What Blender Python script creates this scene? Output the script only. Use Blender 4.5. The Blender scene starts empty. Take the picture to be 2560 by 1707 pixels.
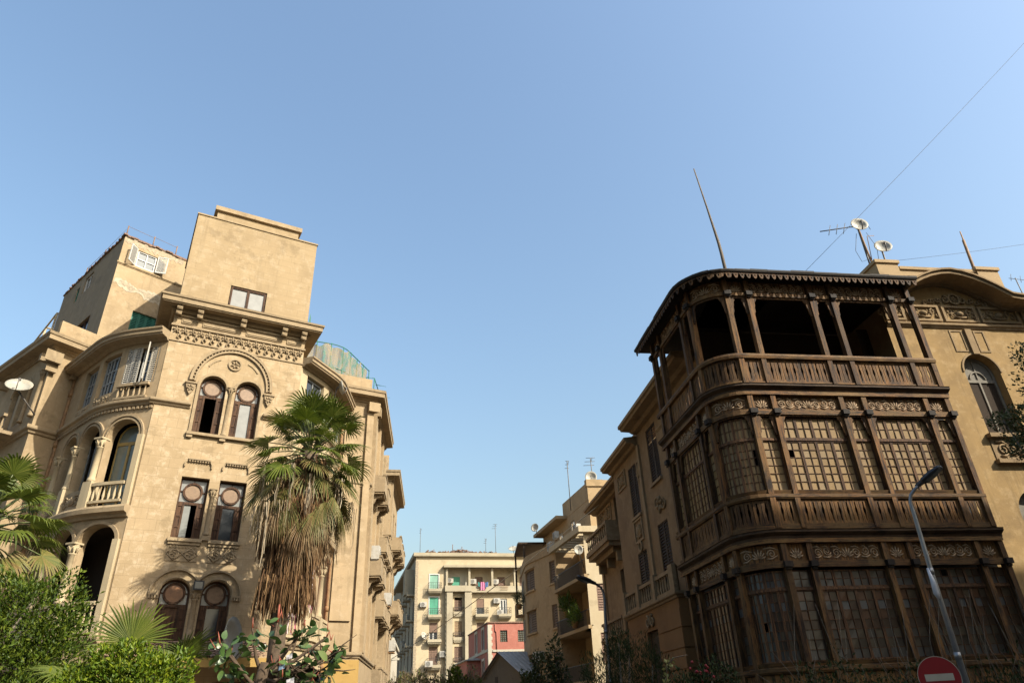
import bpy, math, random
from mathutils import Vector, Matrix, geometry
R = math.radians
rnd = random.Random(7)
scene = bpy.context.scene
# ------------------------------------------------------------------ camera, sky, sun, exposure
SUN_AZ, SUN_EL = 122.0, 37.0          # azimuth clockwise from +Y
PITCH, ROLL = R(28.8), R(2.5)
cam_data = bpy.data.cameras.new("camera")
cam_data.sensor_width = 36.0
cam_data.lens = 24.005
cam_data.clip_end = 3000
cam = bpy.data.objects.new("camera", cam_data)
scene.collection.objects.link(cam)
_f = Vector((0, math.cos(PITCH), math.sin(PITCH)))
_u0 = Vector((0, -math.sin(PITCH), math.cos(PITCH)))
_r0 = Vector((1, 0, 0))
_r = math.cos(ROLL) * _r0 - math.sin(ROLL) * _u0
_u = math.cos(ROLL) * _u0 + math.sin(ROLL) * _r0
M4 = Matrix.Identity(4)
for i in range(3):
    M4[i][0], M4[i][1], M4[i][2] = _r[i], _u[i], -_f[i]
M4[2][3] = 1.7
cam.matrix_world = M4
scene.camera = cam
world = bpy.data.worlds.new("World")
scene.world = world
world.use_nodes = True
wn = world.node_tree
sky = wn.nodes.new("ShaderNodeTexSky")
sky.sky_type = 'NISHITA'
sky.sun_disc = False
sky.sun_elevation = R(SUN_EL)
sky.sun_rotation = R(SUN_AZ)
sky.altitude = 50
sky.air_density = 1.85
sky.dust_density = 5.2
sky.ozone_density = 4.4
wn.links.new(sky.outputs[0], wn.nodes["Background"].inputs[0])
wn.nodes["Background"].inputs[1].default_value = 0.14
sun_data = bpy.data.lights.new("sun", 'SUN')
sun_data.energy = 5.0
sun_data.angle = R(0.5)
sun_data.color = (1.0, 0.935, 0.80)
sun = bpy.data.objects.new("sun", sun_data)
scene.collection.objects.link(sun)
_sd = Vector((math.sin(R(SUN_AZ)) * math.cos(R(SUN_EL)), math.cos(R(SUN_AZ)) * math.cos(R(SUN_EL)), math.sin(R(SUN_EL))))
sun.rotation_euler = _sd.to_track_quat('Z', 'Y').to_euler()
sun.location = (20, -20, 60)
scene.view_settings.view_transform = 'Standard'
scene.view_settings.look = 'None'
scene.view_settings.exposure = 0.88
scene.view_settings.gamma = 1.0

# ------------------------------------------------------------------ materials
MATS = {}
K = lambda c, k: tuple(x * k for x in c) if c else None        # overall tone of the painted and timber surfaces
def _nodes(name):
    m = bpy.data.materials.new(name); m.use_nodes = True
    return m, m.node_tree, m.node_tree.nodes["Principled BSDF"]
def _n(nt, typ, **kw):
    n = nt.nodes.new(typ)
    for k, v in kw.items():
        if k.startswith('i_'): n.inputs[int(k[2:])].default_value = v
        else: setattr(n, k, v)
    return n
def _mix(nt, a, b, fac, blend='MIX'):
    m = _n(nt, "ShaderNodeMix", data_type='RGBA', blend_type=blend)
    for sock, v in ((m.inputs[6], a), (m.inputs[7], b), (m.inputs[0], fac)):
        if hasattr(v, 'links'): nt.links.new(v, sock)
        elif isinstance(v, (int, float)): sock.default_value = v
        else: sock.default_value = (*v, 1)
    return m.outputs[2]
def _ramp(nt, fac, lo, hi, vlo=0.0, vhi=1.0):
    r = _n(nt, "ShaderNodeMapRange"); r.inputs[1].default_value = lo; r.inputs[2].default_value = hi
    r.inputs[3].default_value = vlo; r.inputs[4].default_value = vhi
    nt.links.new(fac, r.inputs[0]); return r.outputs[0]
def _noise(nt, vec, scale, detail=4, rough=.6):
    n = _n(nt, "ShaderNodeTexNoise"); n.inputs["Scale"].default_value = scale
    n.inputs["Detail"].default_value = detail; n.inputs["Roughness"].default_value = rough
    nt.links.new(vec, n.inputs["Vector"]); return n.outputs["Fac"]
def _map(nt, vec, sc=(1, 1, 1), rot=(0, 0, 0), loc=(0, 0, 0)):
    m = _n(nt, "ShaderNodeMapping"); m.inputs["Scale"].default_value = sc; m.inputs["Rotation"].default_value = rot; m.inputs["Location"].default_value = loc
    nt.links.new(vec, m.inputs["Vector"]); return m.outputs[0]
def _bump(nt, bs, h, strength=.3, dist=.02):
    b = _n(nt, "ShaderNodeBump"); b.inputs["Strength"].default_value = strength; b.inputs["Distance"].default_value = dist
    nt.links.new(h, b.inputs["Height"]); nt.links.new(b.outputs[0], bs.inputs["Normal"])
def plaster(name, col, dark, light=None, blocks=None, stain=.55, streak=.5, scale=1.0, rough=.9):
    """painted render: cloudy tone, rain streaks, fine grit; blocks=(yaw, width, height) adds shallow joints"""
    col, dark, light = K(col, .56), K(dark, .46), K(light, .57)
    m, nt, bs = _nodes(name)
    co = _n(nt, "ShaderNodeTexCoord").outputs["Object"]
    big = _noise(nt, co, .55 * scale, 6, .65)
    c = _mix(nt, col, dark, _ramp(nt, big, .42, .72, 0, stain))
    sm = _noise(nt, co, 2.6 * scale, 5, .7)
    if light: c = _mix(nt, c, light, _ramp(nt, sm, .5, .72, 0, .75))
    st = _noise(nt, _map(nt, co, (2.2 * scale, 2.2 * scale, .16 * scale)), 1.0, 5, .7)
    c = _mix(nt, c, tuple(x * .55 for x in dark), _ramp(nt, st, .56, .78, 0, streak))
    pt = _noise(nt, _map(nt, co, (1, 1, 1.3), loc=(3, 7, 1)), .8 * scale, 7, .72)
    c = _mix(nt, c, tuple(x * .8 for x in dark), _ramp(nt, pt, .57, .62, 0, .38))
    pl = _noise(nt, _map(nt, co, (.8, .8, 2.0), loc=(11, 2, 5)), 1.7 * scale, 7, .75)
    c = _mix(nt, c, tuple(min(1, x * 1.22) for x in col), _ramp(nt, pl, .58, .64, 0, .4))
    oi = _n(nt, 'ShaderNodeObjectInfo').outputs['Random']
    c = _mix(nt, c, tuple(x * .8 for x in dark), _ramp(nt, oi, 0, 1, 0, .22))
    fine = _noise(nt, co, 22, 4, .7)
    c = _mix(nt, c, tuple(x * .72 for x in col), _ramp(nt, fine, .52, .75, 0, .35))
    h = fine
    if blocks:
        yaw, bw, bh = blocks
        mp = _map(nt, co, rot=(0, 0, -R(yaw)))
        sep = _n(nt, "ShaderNodeSeparateXYZ"); nt.links.new(mp, sep.inputs[0])
        cmb = _n(nt, "ShaderNodeCombineXYZ"); nt.links.new(sep.outputs[0], cmb.inputs[0]); nt.links.new(sep.outputs[2], cmb.inputs[1])
        br = _n(nt, "ShaderNodeTexBrick"); br.inputs["Scale"].default_value = 1; br.inputs["Mortar Size"].default_value = .009
        br.inputs["Brick Width"].default_value = bw; br.inputs["Row Height"].default_value = bh; br.inputs["Mortar Smooth"].default_value = .3
        nt.links.new(cmb.outputs[0], br.inputs["Vector"])
        c = _mix(nt, c, tuple(x * .55 for x in col), _ramp(nt, br.outputs["Fac"], 0, 1, 0, .6))
    nt.links.new(c, bs.inputs["Base Color"])
    bs.inputs["Roughness"].default_value = rough
    bs.inputs["Specular IOR Level"].default_value = .2
    _bump(nt, bs, h, .35, .012)
    MATS[name] = m; return m
def wood(name, col, dark, grey=None, axis='z', rough=.75, gfac=.7):
    col, dark, grey = K(col, .58), K(dark, .18), K(grey, .50)
    m, nt, bs = _nodes(name)
    co = _n(nt, "ShaderNodeTexCoord").outputs["Object"]
    sc = {'z': (9, 9, .7), 'h': (.9, .9, 14)}[axis]
    g = _noise(nt, _map(nt, co, sc), 2.2, 6, .7)
    c = _mix(nt, col, dark, _ramp(nt, g, .40, .58))
    b = _noise(nt, co, 1.3, 5, .7)
    if grey: c = _mix(nt, c, grey, _ramp(nt, b, .42, .66, 0, gfac))
    oi = _n(nt, 'ShaderNodeObjectInfo').outputs['Random']
    c = _mix(nt, c, tuple(x * 1.3 for x in dark), _ramp(nt, oi, 0, 1, 0, .6))
    k = _noise(nt, co, 4.5, 5, .75)
    c = _mix(nt, c, tuple(x * .35 for x in dark), _ramp(nt, k, .56, .74, 0, .8))
    nt.links.new(c, bs.inputs["Base Color"]); bs.inputs["Roughness"].default_value = rough
    bs.inputs["Specular IOR Level"].default_value = .25
    _bump(nt, bs, g, .5, .012)
    MATS[name] = m; return m
def simple(name, col, rough=.6, metal=0, var=.25, scale=6, spec=.4, dirt=None):
    col, dirt = K(col, .6), K(dirt, .6)
    m, nt, bs = _nodes(name)
    co = _n(nt, "ShaderNodeTexCoord").outputs["Object"]
    n = _noise(nt, co, scale, 5, .65)
    c = _mix(nt, col, tuple(x * (1 - var) for x in col), _ramp(nt, n, .35, .7))
    if dirt: c = _mix(nt, c, dirt, _ramp(nt, _noise(nt, co, scale * .5, 5, .7), .52, .72, 0, .7))
    nt.links.new(c, bs.inputs["Base Color"]); bs.inputs["Roughness"].default_value = rough
    bs.inputs["Metallic"].default_value = metal; bs.inputs["Specular IOR Level"].default_value = spec
    MATS[name] = m; return m
def islands(name, cols, rough=.6, trans=0.0, spec=.3):
    """colour picked per loose piece (leaf, straw, pane)"""
    cols = [K(c, .58) for c in cols]
    m, nt, bs = _nodes(name)
    ge = _n(nt, "ShaderNodeNewGeometry")
    cr = _n(nt, "ShaderNodeValToRGB")
    el = cr.color_ramp.elements
    while len(el) < len(cols): el.new(.5)
    for i, cc in enumerate(cols):
        el[i].position = i / max(1, len(cols) - 1); el[i].color = (*cc, 1)
    nt.links.new(ge.outputs["Random Per Island"], cr.inputs[0])
    nt.links.new(cr.outputs[0], bs.inputs["Base Color"])
    bs.inputs["Roughness"].default_value = rough; bs.inputs["Specular IOR Level"].default_value = spec
    if trans:
        t = _n(nt, "ShaderNodeBsdfTranslucent")
        nt.links.new(_mix(nt, cr.outputs[0], (.9, 1, .25), .6, 'MULTIPLY'), t.inputs[0])
        ad = _n(nt, "ShaderNodeMixShader"); ad.inputs[0].default_value = trans
        nt.links.new(bs.outputs[0], ad.inputs[1]); nt.links.new(t.outputs[0], ad.inputs[2])
        nt.links.new(ad.outputs[0], nt.nodes["Material Output"].inputs[0])
    MATS[name] = m; return m
def glass(name, col, rough=.08, spec=.5):
    m, nt, bs = _nodes(name)
    co = _n(nt, "ShaderNodeTexCoord").outputs["Object"]
    n = _noise(nt, co, 3, 4, .6)
    nt.links.new(_mix(nt, col, tuple(x * .8 for x in col), _ramp(nt, n, .35, .7)), bs.inputs["Base Color"])
    bs.inputs["Roughness"].default_value = rough; bs.inputs["Specular IOR Level"].default_value = spec
    MATS[name] = m; return m

# ------------------------------------------------------------------ geometry kit
class Path:
    """plan polyline; local coordinates are (s along it, t outward to its right, z up)"""
    def __init__(self, pts, fillet=None, n=6):
        P = [Vector(p) for p in pts]; out = []
        for i, p in enumerate(P):
            r = (fillet or {}).get(i)
            if not r: out.append(p); continue
            a, b = (P[i - 1] - p).normalized(), (P[i + 1] - p).normalized()
            ang = a.angle(b); tl = r / math.tan(ang / 2)
            c = p + (a + b).normalized() * (r / math.sin(ang / 2))
            p0, p1 = p + a * tl, p + b * tl
            a0 = math.atan2(*(p0 - c).yx); a1 = math.atan2(*(p1 - c).yx)
            d = (a1 - a0 + math.pi) % (2 * math.pi) - math.pi
            for k in range(n + 1):
                w = a0 + d * k / n; out.append(c + Vector((math.cos(w), math.sin(w))) * r)
        self.p = out; self.s = [0.0]
        for a, b in zip(out, out[1:]): self.s.append(self.s[-1] + (b - a).length)
        self.d = [(b - a).normalized() for a, b in zip(out, out[1:])]
        nn = [Vector((d.y, -d.x)) for d in self.d]; self.n = nn
        self.m = [nn[0]]
        for a, b in zip(nn, nn[1:]):
            h = (a + b).normalized(); self.m.append(h / max(.3, h.dot(a)))
        self.m.append(nn[-1])
        self.L = self.s[-1]
    def samples(self, s0, s1):
        return [s0] + [x for x in self.s[1:-1] if s0 + 1e-4 < x < s1 - 1e-4] + [s1]
    def __call__(self, s, t, z):
        S = self.s
        for i, x in enumerate(S):
            if abs(x - s) < 1e-5:
                q = self.p[i] + self.m[i] * t; return (q.x, q.y, z)
        i = 0
        while i < len(self.d) - 1 and s > S[i + 1]: i += 1
        q = self.p[i] + self.d[i] * (s - S[i]) + self.n[i] * t
        return (q.x, q.y, z)
def seg(x, y, yaw, L=10):
    return Path([(x, y), (x + L * math.cos(R(yaw)), y + L * math.sin(R(yaw)))])
class World:
    def samples(self, a, b): return [a, b]
    def __call__(self, a, b, c): return (a, b, c)
WORLD = World()
def rect(a, b, c, d): return [(a, c), (b, c), (b, d), (a, d)]
def archp(cx, r, z0, zs, n=12, ry=None):
    ry = ry or r
    return [(cx - r, z0), (cx + r, z0)] + [(cx + r * math.cos(math.pi * k / n), zs + ry * math.sin(math.pi * k / n)) for k in range(n + 1)]
def ellp(cx, cz, rx, rz=None, n=20):
    rz = rz or rx
    return [(cx + rx * math.cos(2 * math.pi * k / n), cz + rz * math.sin(2 * math.pi * k / n)) for k in range(n)]
def inside(p, poly):
    x, y = p; c = False; j = len(poly) - 1
    for i in range(len(poly)):
        xi, yi = poly[i]; xj, yj = poly[j]
        if (yi > y) != (yj > y) and x < (xj - xi) * (y - yi) / (yj - yi) + xi: c = not c
        j = i
    return c
class MB:
    def __init__(self, tf=WORLD): self.tf = tf; self.v = []; self.f = []; self.sm = []
    def P(self, p): self.v.append(tuple(self.tf(*p))); return len(self.v) - 1
    def F(self, idx, smooth=False): self.f.append(tuple(idx)); self.sm.append(smooth)
    def loft(self, rings, closed=True, caps=True, smooth=False):
        R_ = [[self.P(p) for p in r] for r in rings]; n = len(R_[0])
        for a, b in zip(R_, R_[1:]):
            for i in range(n if closed else n - 1):
                j = (i + 1) % n; self.F((a[i], a[j], b[j], b[i]), smooth)
        if caps and closed: self.F(R_[0][::-1]); self.F(R_[-1])
        return self
    def sweep(self, prof, s0, s1):
        return self.loft([[(q, t, z) for t, z in prof] for q in self.tf.samples(s0, s1)])
    def box(self, s0, s1, t0, t1, z0, z1):
        return self.sweep([(t0, z0), (t1, z0), (t1, z1), (t0, z1)], s0, s1)
    def sheet(self, outer, t, holes=()):
        """flat polygon with holes in the (s,z) plane at offset t"""
        co = []; ed = []
        for lp in [outer] + list(holes):
            b = len(co); co += [Vector(p) for p in lp]; ed += [(b + i, b + (i + 1) % len(lp)) for i in range(len(lp))]
        xs = [p[0] for p in outer]; zs = [p[1] for p in outer]
        for q in self.tf.samples(min(xs), max(xs))[1:-1]:
            ed.append((len(co), len(co) + 1)); co += [Vector((q, min(zs) - .01)), Vector((q, max(zs) + .01))]
        vo, _, fo, *_ = geometry.delaunay_2d_cdt(co, ed, [], 0, 1e-6)
        ix = {}
        for f in fo:
            c = (sum(vo[i].x for i in f) / len(f), sum(vo[i].y for i in f) / len(f))
            if not inside(c, outer) or any(inside(c, h) for h in holes): continue
            for i in f:
                if i not in ix: ix[i] = self.P((vo[i].x, t, vo[i].y))
            self.F([ix[i] for i in f])
        return self
    def rim(self, lp, t0, t1, smooth=False):
        pts = []
        for (a, b) in zip(lp, lp[1:] + lp[:1]):
            pts.append(a)
            lo, hi = min(a[0], b[0]), max(a[0], b[0])
            mids = [q for q in self.tf.samples(lo, hi)[1:-1]] if hi - lo > 1e-4 else []
            if a[0] > b[0]: mids.reverse()
            for q in mids:
                w = (q - a[0]) / (b[0] - a[0]); pts.append((q, a[1] + w * (b[1] - a[1])))
        A = [self.P((s, t0, z)) for s, z in pts]; B = [self.P((s, t1, z)) for s, z in pts]; n = len(pts)
        for i in range(n): j = (i + 1) % n; self.F((A[i], A[j], B[j], B[i]), smooth)
        return self
    def wall(self, outer, holes=(), t=0, depth=.3, rim=True):
        self.sheet(outer, t, holes)
        for h in holes: self.rim(h, t, t - depth)
        if rim: self.rim(outer, t, t - depth)
        return self
    def prism(self, outer, t0, t1, holes=()):
        self.sheet(outer, t1, holes); self.rim(outer, t0, t1)
        for h in holes: self.rim(h, t0, t1)
        return self
    def band(self, cx, cz, r0, r1, t0, t1, a0=0, a1=180, n=16, ry=1.0):
        A = [R(a0 + (a1 - a0) * k / n) for k in range(n + 1)]
        lp = [(cx + r1 * math.cos(a), cz + r1 * ry * math.sin(a)) for a in A] + [(cx + r0 * math.cos(a), cz + r0 * ry * math.sin(a)) for a in reversed(A)]
        return self.prism(lp, t0, t1)
    def lathe(self, s, t, prof, n=8, smooth=True):
        return self.loft([[(s + r * math.cos(2 * math.pi * k / n), t + r * math.sin(2 * math.pi * k / n), z) for k in range(n)] for r, z in prof], smooth=smooth)
    def tube(self, pts, r, n=6, smooth=True, flat=None):
        P = [Vector(p) for p in pts]; rings = []
        for i, p in enumerate(P):
            d = (P[min(i + 1, len(P) - 1)] - P[max(i - 1, 0)])
            if d.length < 1e-9: d = Vector((0, 0, 1))
            d.normalize(); ref = Vector((0, 1, 0)) if abs(d.y) < .9 else Vector((1, 0, 0))
            a = d.cross(ref).normalized(); b = d.cross(a)
            rr = r[i] if isinstance(r, (list, tuple)) else r
            fl = flat or 1.0
            rings.append([tuple(p + a * rr * math.cos(2 * math.pi * k / n) + b * rr * fl * math.sin(2 * math.pi * k / n)) for k in range(n)])
        return self.loft(rings, smooth=smooth)
    def ball(self, c, r, n=8, m=5, sz=1.0):
        return self.loft([[(c[0] + r * math.sin(math.pi * (j + .02) / (m + .04)) * math.cos(2 * math.pi * k / n), c[1] + r * math.sin(math.pi * (j + .02) / (m + .04)) * math.sin(2 * math.pi * k / n), c[2] - r * sz * math.cos(math.pi * (j + .02) / (m + .04))) for k in range(n)] for j in range(m + 1)], smooth=True)
    def quad(self, a, b, c, d): self.F([self.P(x) for x in (a, b, c, d)]); return self

ROOT = {}
def link(o): scene.collection.objects.link(o); return o
def thing(name, label, cat, loc, group=None):
    o = bpy.data.objects.new(name, None); link(o); o.location = loc; o.empty_display_size = .3
    o['label'] = label; o['category'] = cat
    if group: o['group'] = group
    ROOT[o] = o; return o
def mesh_of(name, mb, mat, off):
    me = bpy.data.meshes.new(name)
    ox, oy, oz = off
    me.from_pydata([(x - ox, y - oy, z - oz) for x, y, z in mb.v], [], mb.f)
    me.polygons.foreach_set("use_smooth", mb.sm)
    me.materials.append(MATS[mat]); me.update(); return me
def clusters(mb, gap):
    """groups of faces whose connected pieces lie within gap of each other"""
    p = list(range(len(mb.v)))
    def find(x):
        while p[x] != x: p[x] = p[p[x]]; x = p[x]
        return x
    for f in mb.f:
        a = find(f[0])
        for i in f[1:]: p[find(i)] = a
    box = {}
    for i, v in enumerate(mb.v):
        r = find(i); b = box.get(r)
        if b is None: box[r] = [*v, *v]
        else:
            for k in range(3):
                if v[k] < b[k]: b[k] = v[k]
                if v[k] > b[k + 3]: b[k + 3] = v[k]
    ids = sorted(box, key=lambda r: box[r][0]); g = {r: r for r in ids}
    def fg(x):
        while g[x] != x: g[x] = g[g[x]]; x = g[x]
        return x
    for n, a in enumerate(ids):
        A = box[a]
        for b in ids[n + 1:]:
            B = box[b]
            if B[0] > A[3] + gap: break
            if all(B[k] <= A[k + 3] + gap and A[k] <= B[k + 3] + gap for k in (1, 2)): g[fg(b)] = fg(a)
    out = {}
    for f, sm in zip(mb.f, mb.sm): out.setdefault(fg(find(f[0])), []).append((f, sm))
    if len(out) < 2: return [mb]
    res = []
    for fs in out.values():
        m = MB(); ix = {}
        for f, sm in fs:
            t = []
            for i in f:
                if i not in ix: ix[i] = len(m.v); m.v.append(mb.v[i])
                t.append(ix[i])
            m.f.append(tuple(t)); m.sm.append(sm)
        res.append(m)
    return res
GAP = {'post': .01, 'column': .05, 'post_knob': .02, 'fretted_head': .01, 'carved_ornament': .12, 'bracket': .06, 'arch_moulding': .05}
NOSPLIT = ('fronds', 'leaf', 'leaves', 'crown', 'foliage', 'skirt', 'twig', 'wire', 'flower', 'shoot', 'pane', 'quoin', 'element', 'stalk', 'inner_wall', 'slat', 'railing', 'roof')
def part(name, mb, mat, parent, label=None):
    if len(mb.f) < 9000 and not any(q in name for q in NOSPLIT):
        cl = clusters(mb, GAP.get(name, .2))
        if 1 < len(cl) <= 40: return [part1(name, m, mat, parent, label) for m in cl][0]
    return part1(name, mb, mat, parent, label)
def part1(name, mb, mat, parent, label=None):
    root = ROOT[parent]
    o = bpy.data.objects.new(name, mesh_of(name, mb, mat, root.location)); link(o)
    o.parent = parent; ROOT[o] = root
    if label: o['label'] = label
    return o
def solo(name, mb, mat, label, cat, loc=(0, 0, 0), group=None, kind=None):
    o = bpy.data.objects.new(name, mesh_of(name, mb, mat, loc)); link(o); o.location = loc
    if kind: o['kind'] = kind
    if label: o['label'] = label; o['category'] = cat
    if group: o['group'] = group
    ROOT[o] = o; return o
def struct(name, mb, mat):
    o = bpy.data.objects.new(name, mesh_of(name, mb, mat, (0, 0, 0))); link(o); o['kind'] = 'structure'; return o
def kids(o): return [c for c in bpy.data.objects if c.parent == o]
def dup(root, loc, rotz=None, label=None, scale=None):
    r = root.copy(); link(r); r.location = loc
    if rotz is not None: r.rotation_euler = (0, 0, rotz)
    if label: r['label'] = label
    if scale: r.scale = (scale,) * 3
    for ch in kids(root):
        c = ch.copy(); link(c); c.parent = r
        for g in kids(ch):
            d = g.copy(); link(d); d.parent = c
    return r
_bal = {}
def balustrade(root, tf, s0, s1, t, z0, z1, n, mat, name='balustrade', rw=.16, r=.06):
    """rail, base and turned balusters"""
    h = (z1 - .14) - (z0 + .1)
    mb = MB(tf); mb.box(s0, s1, t - rw / 2, t + rw / 2, z1 - .13, z1); mb.box(s0, s1, t - rw / 2, t + rw / 2, z0, z0 + .1)
    p = part(name, mb, mat, root)
    key = (round(h, 2), r, mat)
    if key not in _bal:
        b = MB(); b.lathe(0, 0, [(r * .75, 0), (r * .75, h * .06), (r * .5, h * .1), (r, h * .3), (r * .8, h * .42), (r * .45, h * .72), (r * .5, h * .88), (r * .8, h * .92), (r * .8, h)], 8)
        me = mesh_of('baluster', b, mat, (0, 0, 0)); _bal[key] = me
    rl = ROOT[root].location
    for i in range(n):
        q = tf(s0 + (s1 - s0) * (i + .5) / n, t, z0 + .1)
        o = bpy.data.objects.new('baluster', _bal[key]); link(o); o.parent = p; o.location = Vector(q) - Vector(rl); ROOT[o] = ROOT[root]
    return p
def spiral(mb, cx, cz, r, t, rad, turns=1.4, sgn=1, a0=0, n=16):
    pts = []
    for k in range(n + 1):
        f = k / n; a = R(a0) + sgn * f * turns * 2 * math.pi; q = r * (1 - .82 * f)
        pts.append((cx + q * math.cos(a), t, cz + q * math.sin(a)))
    mb.tube(pts, [rad * (1 - .4 * k / n) for k in range(n + 1)], 5)
def palmette(mb, cx, cz, h, t, rad, n=7):
    for k in range(n):
        a = R(18 + 144 * k / (n - 1)); L = h * (.75 + .25 * math.sin(a))
        mb.tube([(cx + .15 * h * math.cos(a), t, cz + .12 * h * math.sin(a)), (cx + L * .6 * math.cos(a), t, cz + L * .6 * math.sin(a)), (cx + L * .8 * math.cos(a) + .05 * h * math.copysign(1, math.cos(a)), t, cz + L * .95 * math.sin(a))], [rad * .6, rad * 1.2, rad * .5], 5)
def scrolls(mb, s0, s1, z0, z1, t, rad=.016):
    """carved panel: palmette in the middle and running scrolls either side"""
    h = z1 - z0; w = s1 - s0; cx = (s0 + s1) / 2; cz = (z0 + z1) / 2
    palmette(mb, cx, z0 + h * .1, h * .8, t, rad * 1.15)
    if w < h * 1.5:
        for sg in (-1, 1): spiral(mb, cx + sg * h * .18, z0 + h * .18, h * .13, t, rad, 1.2, sg, 90)
        return
    n = max(1, int((w / 2 - h * .45) / (h * .62)))
    st = (w / 2 - h * .45) / n
    for sg in (-1, 1):
        for i in range(n):
            x = cx + sg * (h * .45 + st * (i + .5)); up = 1 if i % 2 else -1
            spiral(mb, x, cz + up * h * .06, h * .33, t, rad, 1.5, sg * up, 200 if sg > 0 else -20)
            mb.tube([(x - st * .5, t, cz - up * h * .36), (x, t, cz - up * h * .42), (x + st * .5, t, cz - up * h * .22)], [rad, rad * 1.5, rad * .5], 5)
            mb.tube([(x - st * .4, t, cz + up * h * .4), (x - st * .05, t, cz + up * h * .44), (x + st * .4, t, cz + up * h * .2)], [rad * .4, rad * 1.3, rad * .5], 5)
def rosette(mb, cx, cz, r, t, n=6):
    for k in range(n):
        a = 2 * math.pi * k / n + .3
        mb.tube([(cx + .2 * r * math.cos(a), t, cz + .2 * r * math.sin(a)), (cx + .6 * r * math.cos(a), t + .01, cz + .6 * r * math.sin(a)), (cx + r * math.cos(a), t, cz + r * math.sin(a))], [r * .1, r * .28, r * .12], 5)
def column(mb, s, t, z0, z1, r, cap=True):
    h = z1 - z0; k = r * 1.35
    mb.lathe(s, t, [(k, z0), (k, z0 + r * .7), (r * 1.15, z0 + r * 1.2), (r, z0 + r * 1.6), (r * .88, z1 - r * 3.2), (r * 1.05, z1 - r * 3.1), (r * 1.05, z1 - r * 2.8), (r * .92, z1 - r * 2.7), (r * 1.5, z1 - r * .7), (r * 1.5, z1 - r * .5)], 12)
    mb.box(s - r * 1.55, s + r * 1.55, t - r * 1.55, t + r * 1.55, z1 - r * .5, z1)
    if cap:
        for q in range(8):
            a = 2 * math.pi * q / 8
            mb.tube([(s + r * math.cos(a), t + r * math.sin(a), z1 - r * 2.6), (s + r * 1.3 * math.cos(a), t + r * 1.3 * math.sin(a), z1 - r * 1.4), (s + r * 1.65 * math.cos(a), t + r * 1.65 * math.sin(a), z1 - r * 1.1)], [r * .3, r * .3, r * .12], 4)
CORN = lambda p, z, h: [(0, z), (p * .12, z), (p * .12, z + h * .12), (p * .3, z + h * .2), (p * .35, z + h * .34), (p, z + h * .38), (p, z + h * .72), (p + .05, z + h * .78), (p + .07, z + h), (0, z + h)]
STR = lambda p, z, h: [(0, z), (p * .35, z + h * .1), (p * .5, z + h * .35), (p * .9, z + h * .5), (p, z + h * .62), (p, z + h * .95), (p * .9, z + h), (0, z + h)]
def bars(mb, s0, s1, z0, z1, t, fw, nx, nz, bw=.03, th=.06):
    """window frame: outer frame plus glazing bars, butted end to end"""
    mb.box(s0, s0 + fw, t - th / 2, t + th / 2, z0, z1); mb.box(s1 - fw, s1, t - th / 2, t + th / 2, z0, z1)
    mb.box(s0 + fw, s1 - fw, t - th / 2, t + th / 2, z0, z0 + fw); mb.box(s0 + fw, s1 - fw, t - th / 2, t + th / 2, z1 - fw, z1)
    a0, a1, b0, b1 = s0 + fw, s1 - fw, z0 + fw, z1 - fw
    for i in range(1, nx):
        x = a0 + (a1 - a0) * i / nx; mb.box(x - bw / 2, x + bw / 2, t - th * .4, t + th * .4, b0, b1)
    for j in range(1, nz):
        z = b0 + (b1 - b0) * j / nz; mb.box(a0, a1, t - th * .3, t + th * .3, z - bw / 2, z + bw / 2)
def window(root, tf, s0, s1, z0, z1, t=-.15, fr='white_paint', pn='dark_glass', nx=2, nz=2, fw=.07, bw=.04, label=None):
    mb = MB(tf); bars(mb, s0, s1, z0, z1, t, fw, nx, nz, bw)
    w = part('window', mb, fr, root, label)
    p = MB(tf); p.sheet(rect(s0 + fw * .5, s1 - fw * .5, z0 + fw * .5, z1 - fw * .5), t - .03); part('pane', p, pn, w)
    return w
def louvre(mb, s0, s1, z0, z1, t, fw=.06, th=.05, pitch=.09):
    mb.box(s0, s0 + fw, t, t + th, z0, z1); mb.box(s1 - fw, s1, t, t + th, z0, z1)
    mb.box(s0 + fw, s1 - fw, t, t + th, z0, z0 + fw); mb.box(s0 + fw, s1 - fw, t, t + th, z1 - fw, z1)
    n = max(2, int((z1 - z0 - 2 * fw) / pitch)); st = (z1 - z0 - 2 * fw) / n
    for i in range(n):
        z = z0 + fw + st * i
        mb.loft([[(q, t + th * .1, z + st * .95), (q, t + th * .9, z + st * .1), (q, t + th * .9, z + st * .3)] for q in (s0 + fw, s1 - fw)])
def shutters(root, tf, s0, s1, z0, z1, t, mat, leaves=2, name='shutter', pitch=.1):
    w = (s1 - s0) / leaves
    for i in range(leaves):
        mb = MB(tf); louvre(mb, s0 + w * i + .006, s0 + w * (i + 1) - .006, z0, z1, t, pitch=pitch); part(name, mb, mat, root)
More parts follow.
